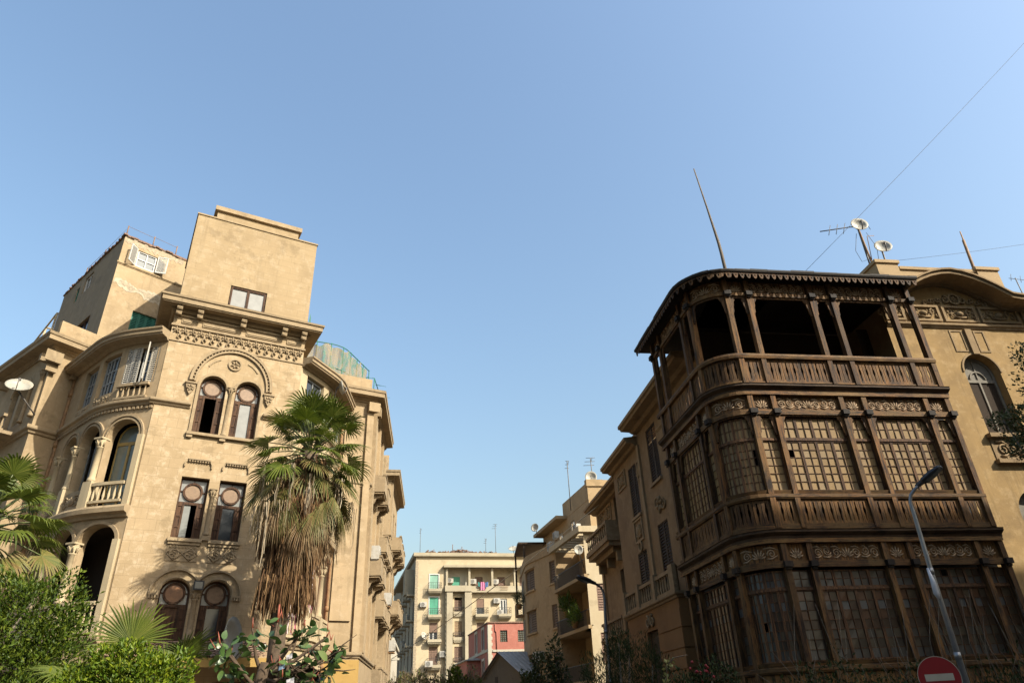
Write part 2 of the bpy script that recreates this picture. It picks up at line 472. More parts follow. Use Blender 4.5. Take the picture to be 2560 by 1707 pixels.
# ------------------------------------------------------------------ palette
plaster('tower_plaster', (.555, .41, .24), (.42, .30, .16), (.78, .63, .43), blocks=(30.4, .78, .44), stain=.55, streak=.25)
plaster('sand_plaster', (.57, .422, .248), (.40, .29, .165), (.66, .51, .33), stain=.65, streak=.5)
plaster('rooftop_plaster', (.57, .425, .245), (.40, .29, .165), (.70, .56, .37), blocks=(30.4, 1.3, .36), stain=.55, streak=.4, scale=.8)
plaster('grey_plaster', (.42, .33, .21), (.30, .25, .18), (.5, .4, .27), stain=.6, streak=.45)
plaster('trim_plaster', (.50, .375, .225), (.30, .22, .135), (.60, .46, .29), stain=.6, streak=.5, scale=1.6)
plaster('cream_paint', (.66, .53, .33), (.52, .40, .24), None, stain=.4, streak=.3)
plaster('yellow_paint', (.62, .40, .13), (.48, .29, .09), None, stain=.4, streak=.3)
plaster('interior_shade', (.06, .04, .025), (.04, .028, .018), None, stain=.4, streak=.1)  # near-black walls behind openings: the shade indoors is put into the colour
wood('brown_frame', (.185, .085, .038), (.10, .045, .022), (.26, .15, .08), gfac=.4)
simple('white_paint', (.74, .72, .66), .55, var=.12)
simple('grey_paint', (.36, .37, .36), .6, var=.2)
simple('green_paint', (.03, .22, .15), .6, var=.3)
simple('yellow_frame', (.50, .34, .10), .5, var=.15)
simple('louvre_white', (.62, .57, .48), .65, var=.2)
simple('louvre_brown', (.23, .145, .085), .75, var=.3)
glass('dark_glass', (.035, .04, .045), .1)
glass('grey_glass', (.17, .175, .16), .25)
glass('sky_glass', (.035, .065, .085), .02, .8)
glass('curtain_glass', (.13, .15, .125), .12)
glass('dusty_glass', (.20, .20, .185), .25)
simple('brown_glass', (.34, .21, .115), .45, var=.35, scale=9)
simple('amber_glass', (.30, .13, .045), .4, var=.4, scale=7)
islands('clay_tile', [(.30, .17, .11), (.40, .25, .17), (.46, .31, .22), (.34, .2, .14)], .85)
simple('rust_pipe', (.40, .22, .09), .7, var=.45, scale=5, dirt=(.2, .09, .04))
simple('dark_metal', (.05, .045, .04), .6, var=.3)
simple('brick_edge', (.33, .2, .14), .95, var=.5, scale=12)
simple('scar_stone', (.58, .47, .32), .95, var=.45, scale=7)
simple('bare_plaster', (.66, .56, .40), .9, var=.35, scale=3)

# ------------------------------------------------------------------ corner apartment building (left)
CB = thing('corner_building', 'tall sand coloured corner apartment building with a square tower, arched windows and curved bays', 'building', (-13.0, 28.4, 0))
T = seg(-15.55, 26.8, 30.4, 6.0)
W6 = 6.0
def arch_window(cx, r, z0, zs, ztr, dr, dz, disc, pane, open_, side='brown_frame', tz=-.22):
    mb = MB(T)
    if zs: outer = archp(cx, r, z0, zs); inner = archp(cx, r - .07, ztr + .04, zs)
    else: outer = rect(cx - r, cx + r, z0, dz + .56); inner = rect(cx - r + .07, cx + r - .07, ztr + .04, dz + .5)
    lo = rect(cx - .24, cx + .24, z0 + .09, ztr - .07)
    pan = []
    hs = (ztr - .1 - z0 - .08) / 3
    for sg in (-1, 1):
        x0, x1 = sorted((cx + sg * (r - .08), cx + sg * .32))
        for k in range(3): pan.append(rect(x0, x1, z0 + .1 + hs * k, z0 + .04 + hs * (k + 1)))
    mb.prism(outer, tz - .05, tz, [inner, lo] + pan)
    mb.band(cx, dz, dr - .05, dr + .03, tz - .04, tz + .02, 0, 359.9, 28)
    top = (zs + r - .07) if zs else dz + .5
    mb.box(cx - .015, cx + .015, tz - .03, tz, dz + dr + .03, top); mb.box(cx - r + .07, cx - dr - .03, tz - .03, tz, dz - .02, dz + .02); mb.box(cx + dr + .03, cx + r - .07, tz - .03, tz, dz - .02, dz + .02)
    w = part('window', mb, 'brown_frame', CB)
    p = MB(T); p.sheet(inner, tz - .06, [ellp(cx, dz, dr - .03)]); part('pane', p, 'dusty_glass', w)
    p = MB(T); p.sheet(ellp(cx, dz, dr - .03), tz - .03); part('disc_pane', p, disc, w)
    p = MB(T)
    for q in pan: p.sheet(q, tz - .03)
    [part('side_panel', m_, side, w) for m_ in clusters(p, .2)]
    if pane:
        p = MB(T); p.sheet(lo if open_ is None else rect(lo[0][0], cx + open_, lo[0][1], lo[2][1]), tz - .06); part('pane', p, pane, w)
holes = [archp(2.2, .55, 13.1, 15.33), archp(3.72, .55, 13.1, 15.33), rect(1.65, 2.75, 8.58, 11.13), rect(3.17, 4.27, 8.58, 11.13), archp(2.22, .56, 4.75, 6.45), archp(3.74, .56, 4.75, 6.45)]
mb = MB(T); mb.wall(rect(0, W6, 0, 18.95), holes, 0, .3, rim=False)
mb.loft([[(0, 0, z), (0, -6, z), (W6, -6, z), (W6, 0, z)] for z in (0, 18.95)], closed=False, caps=False)
mb.box(0, W6, -6, 0, 18.95, 19.1)
part('wall', mb, 'tower_plaster', CB)
mb = MB(T); mb.box(.2, 5.8, -2.6, -2.4, 4, 18.5); [mb.box(.2, 5.8, -2.4, -.35, z, z + .15) for z in (8.0, 12.5, 17.0)]; mb.box(2.9, 3.05, -2.4, -.35, 4, 18); part('inner_wall', mb, 'interior_shade', CB)
arch_window(2.2, .55, 13.1, 15.33, 14.93, .38, 15.36, 'brown_glass', None, None)
arch_window(3.72, .55, 13.1, 15.33, 14.93, .38, 15.36, 'brown_glass', 'dusty_glass', None)
arch_window(2.2, .55, 8.58, None, 10.08, .36, 10.56, 'brown_glass', 'grey_glass', .02)
arch_window(3.72, .55, 8.58, None, 10.08, .36, 10.56, 'brown_glass', 'dark_glass', None)
arch_window(2.22, .56, 4.75, 6.45, 6.05, .38, 6.5, 'amber_glass', 'brown_frame', None)
arch_window(3.74, .56, 4.75, 6.45, 6.05, .38, 6.5, 'brown_glass', 'dark_glass', None)
# mouldings of the tower face
mb = MB(T)
for cx in (2.2, 3.72):
    mb.band(cx, 15.33, .56, .68, 0, .07); mb.box(cx - .68, cx - .56, 0, .07, 13.1, 15.33) if cx < 3 else mb.box(cx + .56, cx + .68, 0, .07, 13.1, 15.33)
mb.band(2.95, 15.5, 1.52, 1.6, 0, .1, n=28, ry=1.12); mb.band(2.95, 15.5, 1.68, 1.8, 0, .14, n=28, ry=1.1)
for k in range(34):
    a = R(2 + 176 * k / 33); q = 1.64
    mb.box(2.95 + q * math.cos(a) - .03, 2.95 + q * math.cos(a) + .03, 0, .1, 15.5 + q * 1.11 * math.sin(a) - .03, 15.5 + q * 1.11 * math.sin(a) + .03)
mb.band(2.95, 16.62, .23, .3, 0, .07, 0, 359.9, 24); rosette(mb, 2.95, 16.62, .19, .03)
for sg in (-1, 1): mb.band(2.95 + sg * .3, 15.9, .86, .92, 0, .04, 90 - sg * 40 - 18, 90 - sg * 40 + 22, 8, 1.05)
for cx in (1.26, 4.64):
    mb.prism([(cx - .22, 15.32), (cx + .22, 15.32), (cx + .17, 15.12), (cx + .08, 14.92), (cx, 14.8), (cx - .08, 14.92), (cx - .17, 15.12)], 0, .12); rosette(mb, cx, 15.12, .16, .13); mb.box(cx - .25, cx + .25, 0, .17, 15.32, 15.4)
part('arch_moulding', mb, 'trim_plaster', CB)
mb = MB(T); column(mb, 2.96, -.02, 13.1, 15.45, .1); column(mb, 2.96, -.0, 8.75, 10.7, .1); mb.box(2.8, 3.12, -.1, .1, 8.55, 8.75); column(mb, 2.98, -.0, 4.75, 6.6, .12); part('column', mb, 'trim_plaster', CB)
mb = MB(T); mb.box(1.46, 4.45, -.2, .16, 12.97, 13.09)
for x in (1.6, 2.95, 4.3): mb.box(x - .12, x + .12, 0, .12, 12.84, 12.97)
for c in (2.2, 3.72): mb.box(c - .64, c + .64, -.2, .16, 8.44, 8.57); mb.box(c - .6, c + .6, 0, .1, 8.32, 8.43)
part('sill', mb, 'trim_plaster', CB)
mb = MB(T); mb.sweep(STR(.2, 14.14, .26), -.2, 1.42); mb.sweep(STR(.2, 14.14, .26), 4.5, 6.2); part('string_course', mb, 'trim_plaster', CB)
mb = MB(T)                                                            # frieze of flowers, dentil hoods, knotwork panels
mb.box(-.03, 6.03, 0, .05, 17.3, 17.37); mb.box(-.05, 6.05, 0, .08, 18.06, 18.16)
for k in range(17):
    x = .2 + 5.6 * k / 16; rosette(mb, x, 17.86, .16, .05, 5); mb.ball((x, .06, 17.86), .06, 6, 4)
    if k < 16: x += .175; mb.tube([(x - .1, .03, 17.98), (x, .06, 17.6), (x + .1, .03, 17.98)], [.02, .05, .02], 5); mb.tube([(x, .05, 17.75), (x - .08, .05, 17.5), (x, .03, 17.42)], .03, 5); mb.tube([(x, .05, 17.7), (x + .09, .05, 17.52)], .03, 5)
for c in (2.2, 3.72):
    for k in range(8): mb.box(c - .4 + .105 * k, c - .34 + .105 * k, 0, .1, 11.78, 11.86)
    mb.box(c - .45, c + .45, 0, .13, 11.86, 11.92)
    for sg in (-1, 1): mb.prism([(c + sg * .43, 11.84), (c + sg * .45, 11.9), (c + sg * .56, 11.72), (c + sg * .56, 11.55), (c + sg * .51, 11.55), (c + sg * .51, 11.7)], 0, .09)
    mb.box(c - .58, c + .58, 0, .03, 7.68, 8.3)
    for k in range(9): mb.box(c - .5 + .115 * k, c - .44 + .115 * k, 0, .07, 8.2, 8.28)
    for sg in (-1, 1):
        q = c + sg * .29; mb.band(q, 7.96, .15, .19, .03, .07, 0, 359.9, 16); rosette(mb, q, 7.96, .12, .05, 4)
        for dx in (-1, 1):
            for dz in (-1, 1): mb.tube([(q + dx * .28, .05, 7.96), (q, .05, 7.96 + dz * .25)], .022, 4)
    for k in range(2): pass
for c in (2.22, 3.74):
    mb.band(c, 6.45, .88, .95, 0, .1, n=22); mb.band(c, 6.45, .6, .66, 0, .05, n=20)
for x0, x1 in ((1.28, 1.66), (4.3, 4.68)):
    mb.box(x0, x1, 0, .09, 6.38, 6.45); [mb.box(x0 + .02 + .1 * k, x0 + .08 + .1 * k, 0, .08, 6.26, 6.38) for k in range(4)]
part('carved_ornament', mb, 'trim_plaster', CB)
mb = MB(T)                                                            # crowning cornice with brackets
TC = Path([T(0, -5, 0)[:2], T(0, 0, 0)[:2], T(6, 0, 0)[:2], T(6, -5, 0)[:2]])
mb = MB(TC); mb.sweep([(-.2, 18.94), (.6, 18.94), (.6, 18.98), (.66, 19.0), (.66, 19.21), (.72, 19.24), (.74, 19.33), (-.2, 19.42)], 0, TC.L)
mb.sweep([(0, 18.76), (.1, 18.76), (.18, 18.9), (.18, 18.935), (0, 18.935)], 0, TC.L)
part('cornice', mb, 'trim_plaster', CB)
mb = MB(T)
for x in (.14, 1.04, 2.97, 4.9, 5.84):
    mb.box(x - .12, x + .12, .0, .5, 18.8, 18.93); mb.box(x - .12, x + .12, 0, .38, 18.62, 18.8); mb.tube([(x - .125, .42, 18.78), (x + .125, .42, 18.78)], .06, 8); mb.tube([(x - .125, .3, 18.58), (x + .125, .3, 18.58)], .075, 8)
for a, b in ((.35, .85), (1.25, 2.75), (3.2, 4.68), (5.12, 5.62)): mb.box(a, b, 0, .05, 18.26, 18.5); mb.box(a + .06, b - .06, 0, .08, 18.32, 18.44); mb.box(a - .1, b + .1, 0, .06, 18.58, 18.66)
part('bracket', mb, 'trim_plaster', CB)
# rooftop room over the tower
mb = MB(T); win = rect(2.21, 3.99, 20.1, 21.5)
mb.wall(rect(0.03, 6.2, 19.0, 25.3), [win], -1.0, .25, rim=False); mb.loft([[(.03, -1, z), (.03, -6.5, z), (6.2, -6.5, z), (6.2, -1, z)] for z in (19, 25.3)], closed=False, caps=False); mb.box(-.02, 6.25, -6.5, -.95, 25.3, 25.38)
mb.box(.95, 5.38, -6, -2.5, 25.37, 26.95)
part('rooftop_room', mb, 'rooftop_plaster', CB)
mb = MB(T); mb.box(.8, 5.53, -6.2, -2.35, 26.95, 27.22); part('roof_slab', mb, 'trim_plaster', CB)
w = window(CB, T, 2.24, 3.96, 20.1, 21.47, -1.08, 'brown_frame', 'dusty_glass', 2, 1, .09, .13)
# porch roof under the lowest windows
mb = MB(T)
nrow = 7
for r_ in range(nrow):
    t0 = 1.75 * r_ / nrow; t1 = 1.75 * (r_ + 1) / nrow; za = 4.72 - .68 * r_ / nrow; zb = 4.72 - .68 * (r_ + 1) / nrow
    x = .2
    while x < 5.9:
        wv = .2; mb.loft([[(x, t0, za - .0), (x + wv * .25, t0, za + .035), (x + wv * .75, t0, za + .035), (x + wv, t0, za)], [(x, t1, zb + .025), (x + wv * .25, t1, zb + .07), (x + wv * .75, t1, zb + .07), (x + wv, t1, zb + .025)]], closed=False); x += wv + .005
part('porch_roof', mb, 'clay_tile', CB)
mb = MB(T); mb.box(.1, 6.0, 0, 1.7, 3.9, 3.98); mb.box(.05, 6.05, 1.7, 1.85, 3.72, 4.02); mb.box(.15, .5, 1.2, 1.6, 0, 3.9); mb.box(5.5, 5.85, 1.2, 1.6, 0, 3.9); part('porch_fascia', mb, 'yellow_paint', CB)
mb = MB(T); mb.box(4.1, 5.3, 0, .06, 0, 3.3); part('door', mb, 'brown_frame', CB)

# --- curved bay and wing on the left -----------------------------------------
BL = Path([(-21.75, 30.2), (-18.0, 27.15), (-15.55, 26.82)], {1: 4.2}, 9)
SB = [BL.L - 4.95, BL.L - 3.05, BL.L - 1.15]; AR = .76; END = BL.L
def bay(path, cs, end, right=False):
    up = [rect(c - .72, c + .72, 15.0, 17.0) for c in cs]
    mid = [archp(c, AR, 9.75, 12.75, 12) for c in cs]
    low = [archp(c, .82, 5.0, 8.35, 12, .68) for c in cs]
    mb = MB(path); mb.wall(rect(0, end, 4.0, 17.35), up + mid + low, 0, .38, rim=False)
    part('bay_wall', mb, 'cream_paint' if right else 'sand_plaster', CB)
    mb = MB(path); mb.wall(rect(0, end, 0, 17.35), [], -2.1, .2, rim=False)
    for z in (4.6, 9.2, 14.0, 17.2): mb.box(0, end, -2.1, -.38, z, z + .2)
    part('loggia_back', mb, 'interior_shade', CB)
    mb = MB(path); mb.sweep([(-2.5, 17.3), (0, 17.24), (.1, 17.24), (.2, 17.34), (.52, 17.36), (.52, 17.42), (.58, 17.44), (.58, 17.58), (.64, 17.62), (.65, 17.7), (-2.5, 17.76)], 0, end); part('cornice', mb, 'trim_plaster', CB)
    mb = MB(path); mb.sweep(STR(.22, 14.1, .32), 0, end); mb.sweep([(0, 9.28), (.1, 9.28), (.16, 9.4), (.34, 9.45), (.36, 9.62), (.3, 9.72), (0, 9.72)], 0, end); mb.sweep(STR(.2, 4.55, .35), 0, end)
    q = path.L * 0
    n = int(end / .2)
    for k in range(n): mb.box(.1 + .2 * k, .2 + .2 * k, 0, .1, 13.96, 14.07)
    part('string_course', mb, 'trim_plaster', CB)
    mb = MB(path)
    for c in cs:
        mb.band(c, 12.75, AR + .02, AR + .1, 0, .06, n=16); mb.band(c, 12.75, AR + .16, AR + .24, 0, .09, n=16); mb.band(c, 8.35, .84, .98, 0, .08, n=14, ry=.84)
    part('arch_moulding', mb, 'trim_plaster', CB)
    mb = MB(path)
    for i, c in enumerate(cs):
        x = c - (cs[1] - cs[0]) / 2
        column(mb, x, .03, 10.85, 12.78, .14); column(mb, x, .02, 6.1, 8.4, .145)
        mb.box(x - .22, x + .22, -.2, .22, 9.75, 10.85); mb.box(x - .24, x + .24, -.2, .22, 4.9, 6.1)
    x = cs[-1] + (cs[1] - cs[0]) / 2
    mb.box(x - .15, x + .1, -.2, .14, 9.75, 12.75); mb.box(x - .15, x + .1, -.2, .14, 4.9, 8.4)
    part('column', mb, 'cream_paint', CB)
    for c in cs:
        if c == cs[-1] or right: balustrade(CB, path, c - .72, c + .72, .1, 9.9, 10.75, 6, 'cream_paint')
        else:
            mb = MB(path); mb.box(c - .72, c + .72, -.05, .06, 9.8, 10.6); scrolls(mb, c - .6, c + .6, 9.95, 10.45, .08, .03); part('carved_panel', mb, 'trim_plaster', CB)
        balustrade(CB, path, c - .72, c + .72, .1, 5.0, 6.12, 6, 'cream_paint')
    return up, mid
bay(BL, SB, END)
for c in SB:                                                          # glazing set back inside the middle arches
    fm = 'yellow_frame' if c == SB[-1] else 'grey_paint'
    mb = MB(BL); o = archp(c, .72, 9.75, 12.75, 12)
    mb.prism(o, -.62, -.56, [archp(c, .64, 12.72, 12.78, 12), rect(c - .64, c - .05, 9.85, 12.58), rect(c + .05, c + .64, 9.85, 12.58)]); w = part('window', mb, fm, CB)
    p = MB(BL); p.sheet(o, -.6); part('pane', p, 'curtain_glass', w)
for c in SB[:2]:
    window(CB, BL, c - .7, c + .7, 15.02, 16.95, -.2, 'grey_paint', 'dark_glass', 4, 3, .07, .05)
    mb = MB(BL); mb.box(c - .66, c + .66, -.1, .03, 14.46, 14.9); scrolls(mb, c - .58, c + .58, 14.52, 14.84, .05, .025); part('carved_panel', mb, 'trim_plaster', CB)
c = SB[2]
window(CB, BL, c - .05, c + .42, 15.3, 17.0, -.2, 'white_paint', 'dark_glass', 1, 3, .06, .05)
shutters(CB, BL, c - .78, c - .05, 15.25, 17.05, -.05, 'louvre_white', 2)
shutters(CB, BL, c + .42, c + .85, 15.25, 17.05, -.05, 'louvre_white', 1)
mb = MB(seg(*BL(c + .3, .0, 0)[:2], -62, 1)); louvre(mb, 0, .5, 15.25, 17.05, 0, pitch=.1); part('shutter', mb, 'louvre_white', CB)
balustrade(CB, BL, c - .8, c + .75, .12, 14.46, 15.2, 6, 'trim_plaster')
# pilastered wing beyond the bay
WG = Path([(-43.5, 44.3), (-22.4, 29.1), (-21.75, 30.2)])
S0 = WG.s[1]
mb = MB(WG)
wh = [archp(S0 - d, .45, 15.0, 16.9) for d in (2.3, 3.5)] + [archp(S0 - d, .45, 10.2, 12.3) for d in (2.3, 3.5)] + [rect(S0 - d - .6, S0 - d + .6, z, z + 2.2) for d in (6.5, 9.5, 12.5, 15.5) for z in (15.0, 10.3, 5.5)]
mb.wall(rect(0, WG.L, 0, 18.5), wh, 0, .35, rim=False); part('wing_wall', mb, 'sand_plaster', CB)
mb = MB(WG); mb.sheet(rect(0, S0 - .5, 0, 18.5), -.9); part('inner_wall', mb, 'interior_shade', CB)
mb = MB(WG); mb.sweep(CORN(.62, 18.3, .62), 0, WG.L + .5); mb.sweep([(-6, 18.85), (0, 18.85), (0, 18.93), (-6, 18.93)], 0, WG.L); part('cornice', mb, 'trim_plaster', CB)
mb = MB(WG); mb.sweep(STR(.24, 14.0, .36), 0, WG.L); mb.sweep(STR(.2, 9.3, .36), 0, WG.L); part('string_course', mb, 'trim_plaster', CB)
mb = MB(WG)
for x in (S0 + .12, WG.L - .2): mb.box(x - .12, x + .12, 0, .5, 17.5, 18.05); mb.box(x - .12, x + .12, 0, .25, 17.1, 17.5)
for d in (.3, 5.2):
    x = S0 - d; mb.box(x - .12, x + .12, 0, .45, 17.7, 18.08)
column(mb, S0 - .35, .06, 14.9, 17.3, .11); column(mb, S0 - 1.5, .06, 14.9, 16.9, .1)
for d in (2.3, 3.5): mb.band(S0 - d, 16.9, .47, .6, 0, .07, n=12)
mb.box(S0 - 4.4, S0 - 1.4, 0, .8, 14.2, 14.36)
part('pilaster', mb, 'trim_plaster', CB)
balustrade(CB, WG, S0 - 4.3, S0 - 1.5, .7, 14.36, 15.2, 9, 'trim_plaster')
for d in (2.3, 3.5):
    window(CB, WG, S0 - d - .4, S0 - d + .4, 14.9, 17.2, -.25, 'grey_paint', 'dark_glass', 2, 3)
for d in (6.5, 9.5, 12.5, 15.5):
    for z in (15.0, 10.3, 5.5): window(CB, WG, S0 - d - .58, S0 - d + .58, z, z + 2.2, -.2, 'green_paint' if d == 6.5 else 'grey_paint', 'dark_glass', 2, 3)
mb = MB(WG); mb.box(S0 - .1 + .12, WG.L + 2, -.5, -.25, 18.7, 20.1); mb.box(S0 - 9, S0 - .35, -.5, -.3, 18.7, 19.2); part('parapet', mb, 'sand_plaster', CB)
mb = MB(); q = WG(WG.L - .06, .12, 0); mb.tube([(q[0], q[1], z) for z in (0, 6, 12, 18.2)], .085, 7)
for z in (5, 8.4, 11.6, 13.6, 16.2): mb.tube([(q[0], q[1], z), (q[0], q[1], z + .28)], .115, 7)
part('drainpipe', mb, 'rust_pipe', CB)
# rooftop flat behind the bay
AX = Path([(-29.35, 37.35), (-22.2, 31.4), (-17.6, 36.6)]); A0 = AX.s[1]
mb = MB(AX)
ah = [rect(A0 + .88, A0 + 1.95, 25.42, 26.5), rect(A0 + 1.4, A0 + 3.0, 20.5, 22.6), rect(3.95, 5.2, 25.45, 26.6), rect(2.75, 3.25, 25.3, 26.35), rect(5.2, 7.1, 20.0, 22.7)]
mb.wall(rect(.1, A0, 18, 27.1), [ah[2], ah[3], ah[4]], 0, .25, rim=False); part('annex_wall', mb, 'grey_plaster', CB)
mb = MB(AX); mb.wall(rect(A0, AX.L, 18, 27.1), ah[:2], 0, .25, rim=False); mb.sweep(STR(.08, 25.15, .14), A0, A0 + 3.6); part('annex_wall', mb, 'sand_plaster', CB)
mb = MB(AX); mb.sheet(rect(.3, AX.L, 18, 27), -.7); part('inner_wall', mb, 'interior_shade', CB)
mb = MB(AX); x = 0.0
while x < AX.L - .1:
    dz = rnd.uniform(-.05, .05); mb.box(x, x + .19, -.15, .08 + rnd.uniform(-.04, .05), 27.08 + dz, 27.17 + dz); x += .2
mb.sweep([(-5, 27.12), (.0, 27.12), (.0, 27.22), (-5, 27.25)], 0, AX.L)
part('annex_roof', mb, 'brick_edge', CB)
mb = MB(AX)
for s_ in (A0 + .05, A0 + 1.55, A0 + 2.9, A0 - 3.4, A0 - 6.2): mb.tube([(s_, -.1, 27.1), (s_, -.1, 27.9)], .03, 5)
for a, b in ((A0 + .05, A0 + 1.55), (A0 + 1.55, A0 + 2.9), (A0 - 3.4, A0 + .05), (A0 - 6.2, A0 - 3.4)): mb.tube([(a, -.1, 27.85), (b, -.1, 27.8)], .012, 4)
part('roof_rail', mb, 'rust_pipe', CB)
w = window(CB, AX, A0 + .86, A0 + 1.97, 25.42, 26.52, -.08, 'white_paint', 'sky_glass', 2, 2, .09, .05)
for x, yaw, sg in ((A0 + .84, 268, 1), (A0 + 1.99, 20, 1)):
    p0 = AX(x, .03, 0); mb = MB(seg(p0[0], p0[1], yaw if False else yaw, 1)); louvre(mb, 0, .58, 25.42, 26.55, 0, pitch=.07); part('shutter', mb, 'white_paint', CB)
shutters(CB, AX, A0 + 1.42, A0 + 2.98, 20.5, 22.58, -.14, 'green_paint', 4)
window(CB, AX, 3.97, 5.18, 25.47, 26.58, -.1, 'white_paint', 'dark_glass', 2, 1)
window(CB, AX, 2.77, 3.23, 25.32, 26.33, -.08, 'green_paint', 'green_paint', 1, 2)
window(CB, AX, 5.22, 7.08, 20.0, 22.68, -.12, 'brown_frame', 'dark_glass', 2, 1)
mb = MB(AX)                                                           # broken render band
rr = random.Random(3); N = 34
topz = [24.2 - .006 * i + .1 * math.sin(i * .31) + rr.uniform(-.07, .07) for i in range(N)]; botz = [23.82 - .012 * i + .09 * math.sin(i * .43 + 1) + rr.uniform(-.09, .07) for i in range(N)]
pl = [(A0 + .06 + 2.75 * i / (N - 1), botz[i]) for i in range(N)] + [(A0 + .06 + 2.75 * i / (N - 1), topz[i]) for i in reversed(range(N))]
mb.prism(pl, -.02, .012); part('bare_patch', mb, 'bare_plaster', CB)
mb = MB(AX); pl = [(A0 + .3 + 2.4 * i / (N - 1), botz[i] + .16) for i in range(N)] + [(A0 + .3 + 2.4 * i / (N - 1), max(botz[i] + .2, topz[i] - .13)) for i in reversed(range(N))]
mb.prism(pl, 0, .02); part('bare_patch', mb, 'scar_stone', CB)
mb = MB(AX); pl = [(A0 + .03 + 3.4 * i / (N - 1), 26.78 - .05 * (i % 3) + rr.uniform(-.1, .02)) for i in range(N)] + [(A0 + .03 + 3.4 * i / (N - 1), 27.08) for i in reversed(range(N))]
mb.prism(pl, -.02, .012); part('bare_patch', mb, 'scar_stone', CB)

# --- right hand bay, pilaster and street front ---------------------------------
BR = Path([(-10.4, 29.9), (-9.55, 32.4), (-9.75, 35.9)], {1: 3.5}, 8)
up, mid = bay(BR, [1.25, 3.2, 5.1], BR.L, True)
simple('pink_curtain', (.55, .30, .33), .9, var=.5, scale=5)
def curtain_mat():
    m, nt, bs = _nodes('striped_curtain')
    co = _n(nt, "ShaderNodeTexCoord").outputs["Object"]
    wv = _n(nt, "ShaderNodeTexWave"); wv.inputs["Scale"].default_value = 2.4; wv.bands_direction = 'Y'
    nt.links.new(co, wv.inputs["Vector"])
    nt.links.new(_mix(nt, (.62, .55, .52), (.50, .20, .27), _ramp(nt, wv.outputs["Fac"], .35, .65)), bs.inputs["Base Color"]); bs.inputs["Roughness"].default_value = .95
    MATS['striped_curtain'] = m
curtain_mat()
mb = MB(BR)
for c in (1.25, 3.2, 5.1):
    ps = [(c - .75 + 1.5 * i / 30, -.25 + .05 * math.sin(i * 1.9)) for i in range(31)]
    mb.loft([[(s, t, z) for s, t in ps] for z in (5.0, 8.9)], closed=False)
part('curtain', mb, 'striped_curtain', CB)
for c in (1.25, 3.2, 5.1):
    window(CB, BR, c - .7, c + .7, 15.02, 16.95, -.2, 'grey_paint', 'dark_glass', 2, 2)
    window(CB, BR, c - .7, c + .7, 9.9, 13.4, -.45, 'brown_frame', 'curtain_glass', 2, 3)
PV = Path([(-9.8, 35.6), (-8.2, 36.55), (-8.2 - .118 * 8, 36.55 + .993 * 8)])
P1 = PV.s[1]
mb = MB(PV)
for z in (0,): pass
mb.wall(rect(0, P1, 0, 18.3), [], 0, .3, rim=False)
sh = [rect(P1 + 1.9 + 2.6 * k, P1 + 3.1 + 2.6 * k, z, z + 2.3) for k in (0, 1) for z in (14.4, 9.8, 5.2)]
mb.wall(rect(P1, PV.L, 0, 18.3), sh, 0, .3, rim=False); part('street_wall', mb, 'sand_plaster', CB)
mb = MB(PV); mb.sweep(CORN(.62, 18.0, .66), -.6, PV.L); mb.sweep(STR(.16, 13.0, .3), 0, PV.L); mb.sweep(STR(.16, 4.5, .3), 0, PV.L); part('cornice', mb, 'trim_plaster', CB)
mb = MB(PV); mb.box(.25, P1 - .55, 0, .1, 6.2, 16.3); mb.box(P1 - .4, P1 - .02, 0, .16, 4.8, 17.9); mb.box(P1 + .25, P1 + .8, 0, .2, 4.8, 17.9)
for x in (P1 - .2, P1 + .5): mb.box(x - .2, x + .2, 0, .4, 17.4, 17.95)
for k in range(4): mb.box(P1 + 1.2 + 2.6 * k - .2, P1 + 1.2 + 2.6 * k + .2, 0, .16, 4.8, 17.9)
part('pilaster', mb, 'sand_plaster', CB)
mb = MB(PV); mb.box(0, P1 + .02, 0, .06, 2.5, 4.45); part('yellow_band', mb, 'yellow_paint', CB)
mb = MB(PV); mb.box(-1.0, P1 - .1, -.9, -.3, 18.6, 19.7); mb.box(P1, PV.L, -.6, -.3, 18.6, 19.4); part('parapet', mb, 'sand_plaster', CB)
mb = MB(); q = PV(.08, .1, 0); mb.tube([(q[0], q[1], z) for z in (0, 6, 12, 18)], .07, 7)
for z in (4, 6.6, 9.2, 12): mb.tube([(q[0], q[1], z), (q[0], q[1], z + .25)], .1, 7)
part('drainpipe', mb, 'rust_pipe', CB)
for k in (0, 1):
    for z in (14.4, 9.8, 5.2): shutters(CB, PV, P1 + 1.9 + 2.6 * k, P1 + 3.1 + 2.6 * k, z, z + 2.3, -.12, 'louvre_brown', 2)
e0 = PV(PV.L, 0, 0)
MD = Path([(e0[0] - .5, e0[1]), (e0[0] - .5 - .118 * 8, e0[1] + 8)])
mb = MB(MD); mb.wall(rect(0, MD.L, 0, 15.4), [rect(.8 + 2.4 * k, 1.9 + 2.4 * k, z, z + 2.4) for k in range(3) for z in (12.0, 9.8 - 1.6, 4.2)], 0, .3, rim=False); mb.sweep(STR(.25, 15.2, .4), 0, MD.L); part('street_wall', mb, 'sand_plaster', CB)
mb = MB(MD); mb.sheet(rect(0, MD.L, 0, 15.4), -.5); part('inner_wall', mb, 'interior_shade', CB)
for k in range(3):
    for z in (12.0, 8.2, 4.2): window(CB, MD, .8 + 2.4 * k, 1.9 + 2.4 * k, z, z + 2.4, -.15, 'white_paint' if k == 1 else 'brown_frame', 'dark_glass', 2, 3)
PW = Path([(-12.5, 51.2), (-9.85, 51.7), (-10.9, 60.5)]); Q1 = PW.s[1]
mb = MB(PW); mb.wall(rect(0, PW.L, 0, 18.4), [rect(Q1 + 1.5 + 2.7 * k, Q1 + 2.7 + 2.7 * k, z, z + 2.4) for k in range(3) for z in (14.4, 9.8, 5.2)], 0, .3, rim=False); mb.box(0, Q1, -.6, -.3, 18.9, 20.4); part('street_wall', mb, 'sand_plaster', CB)
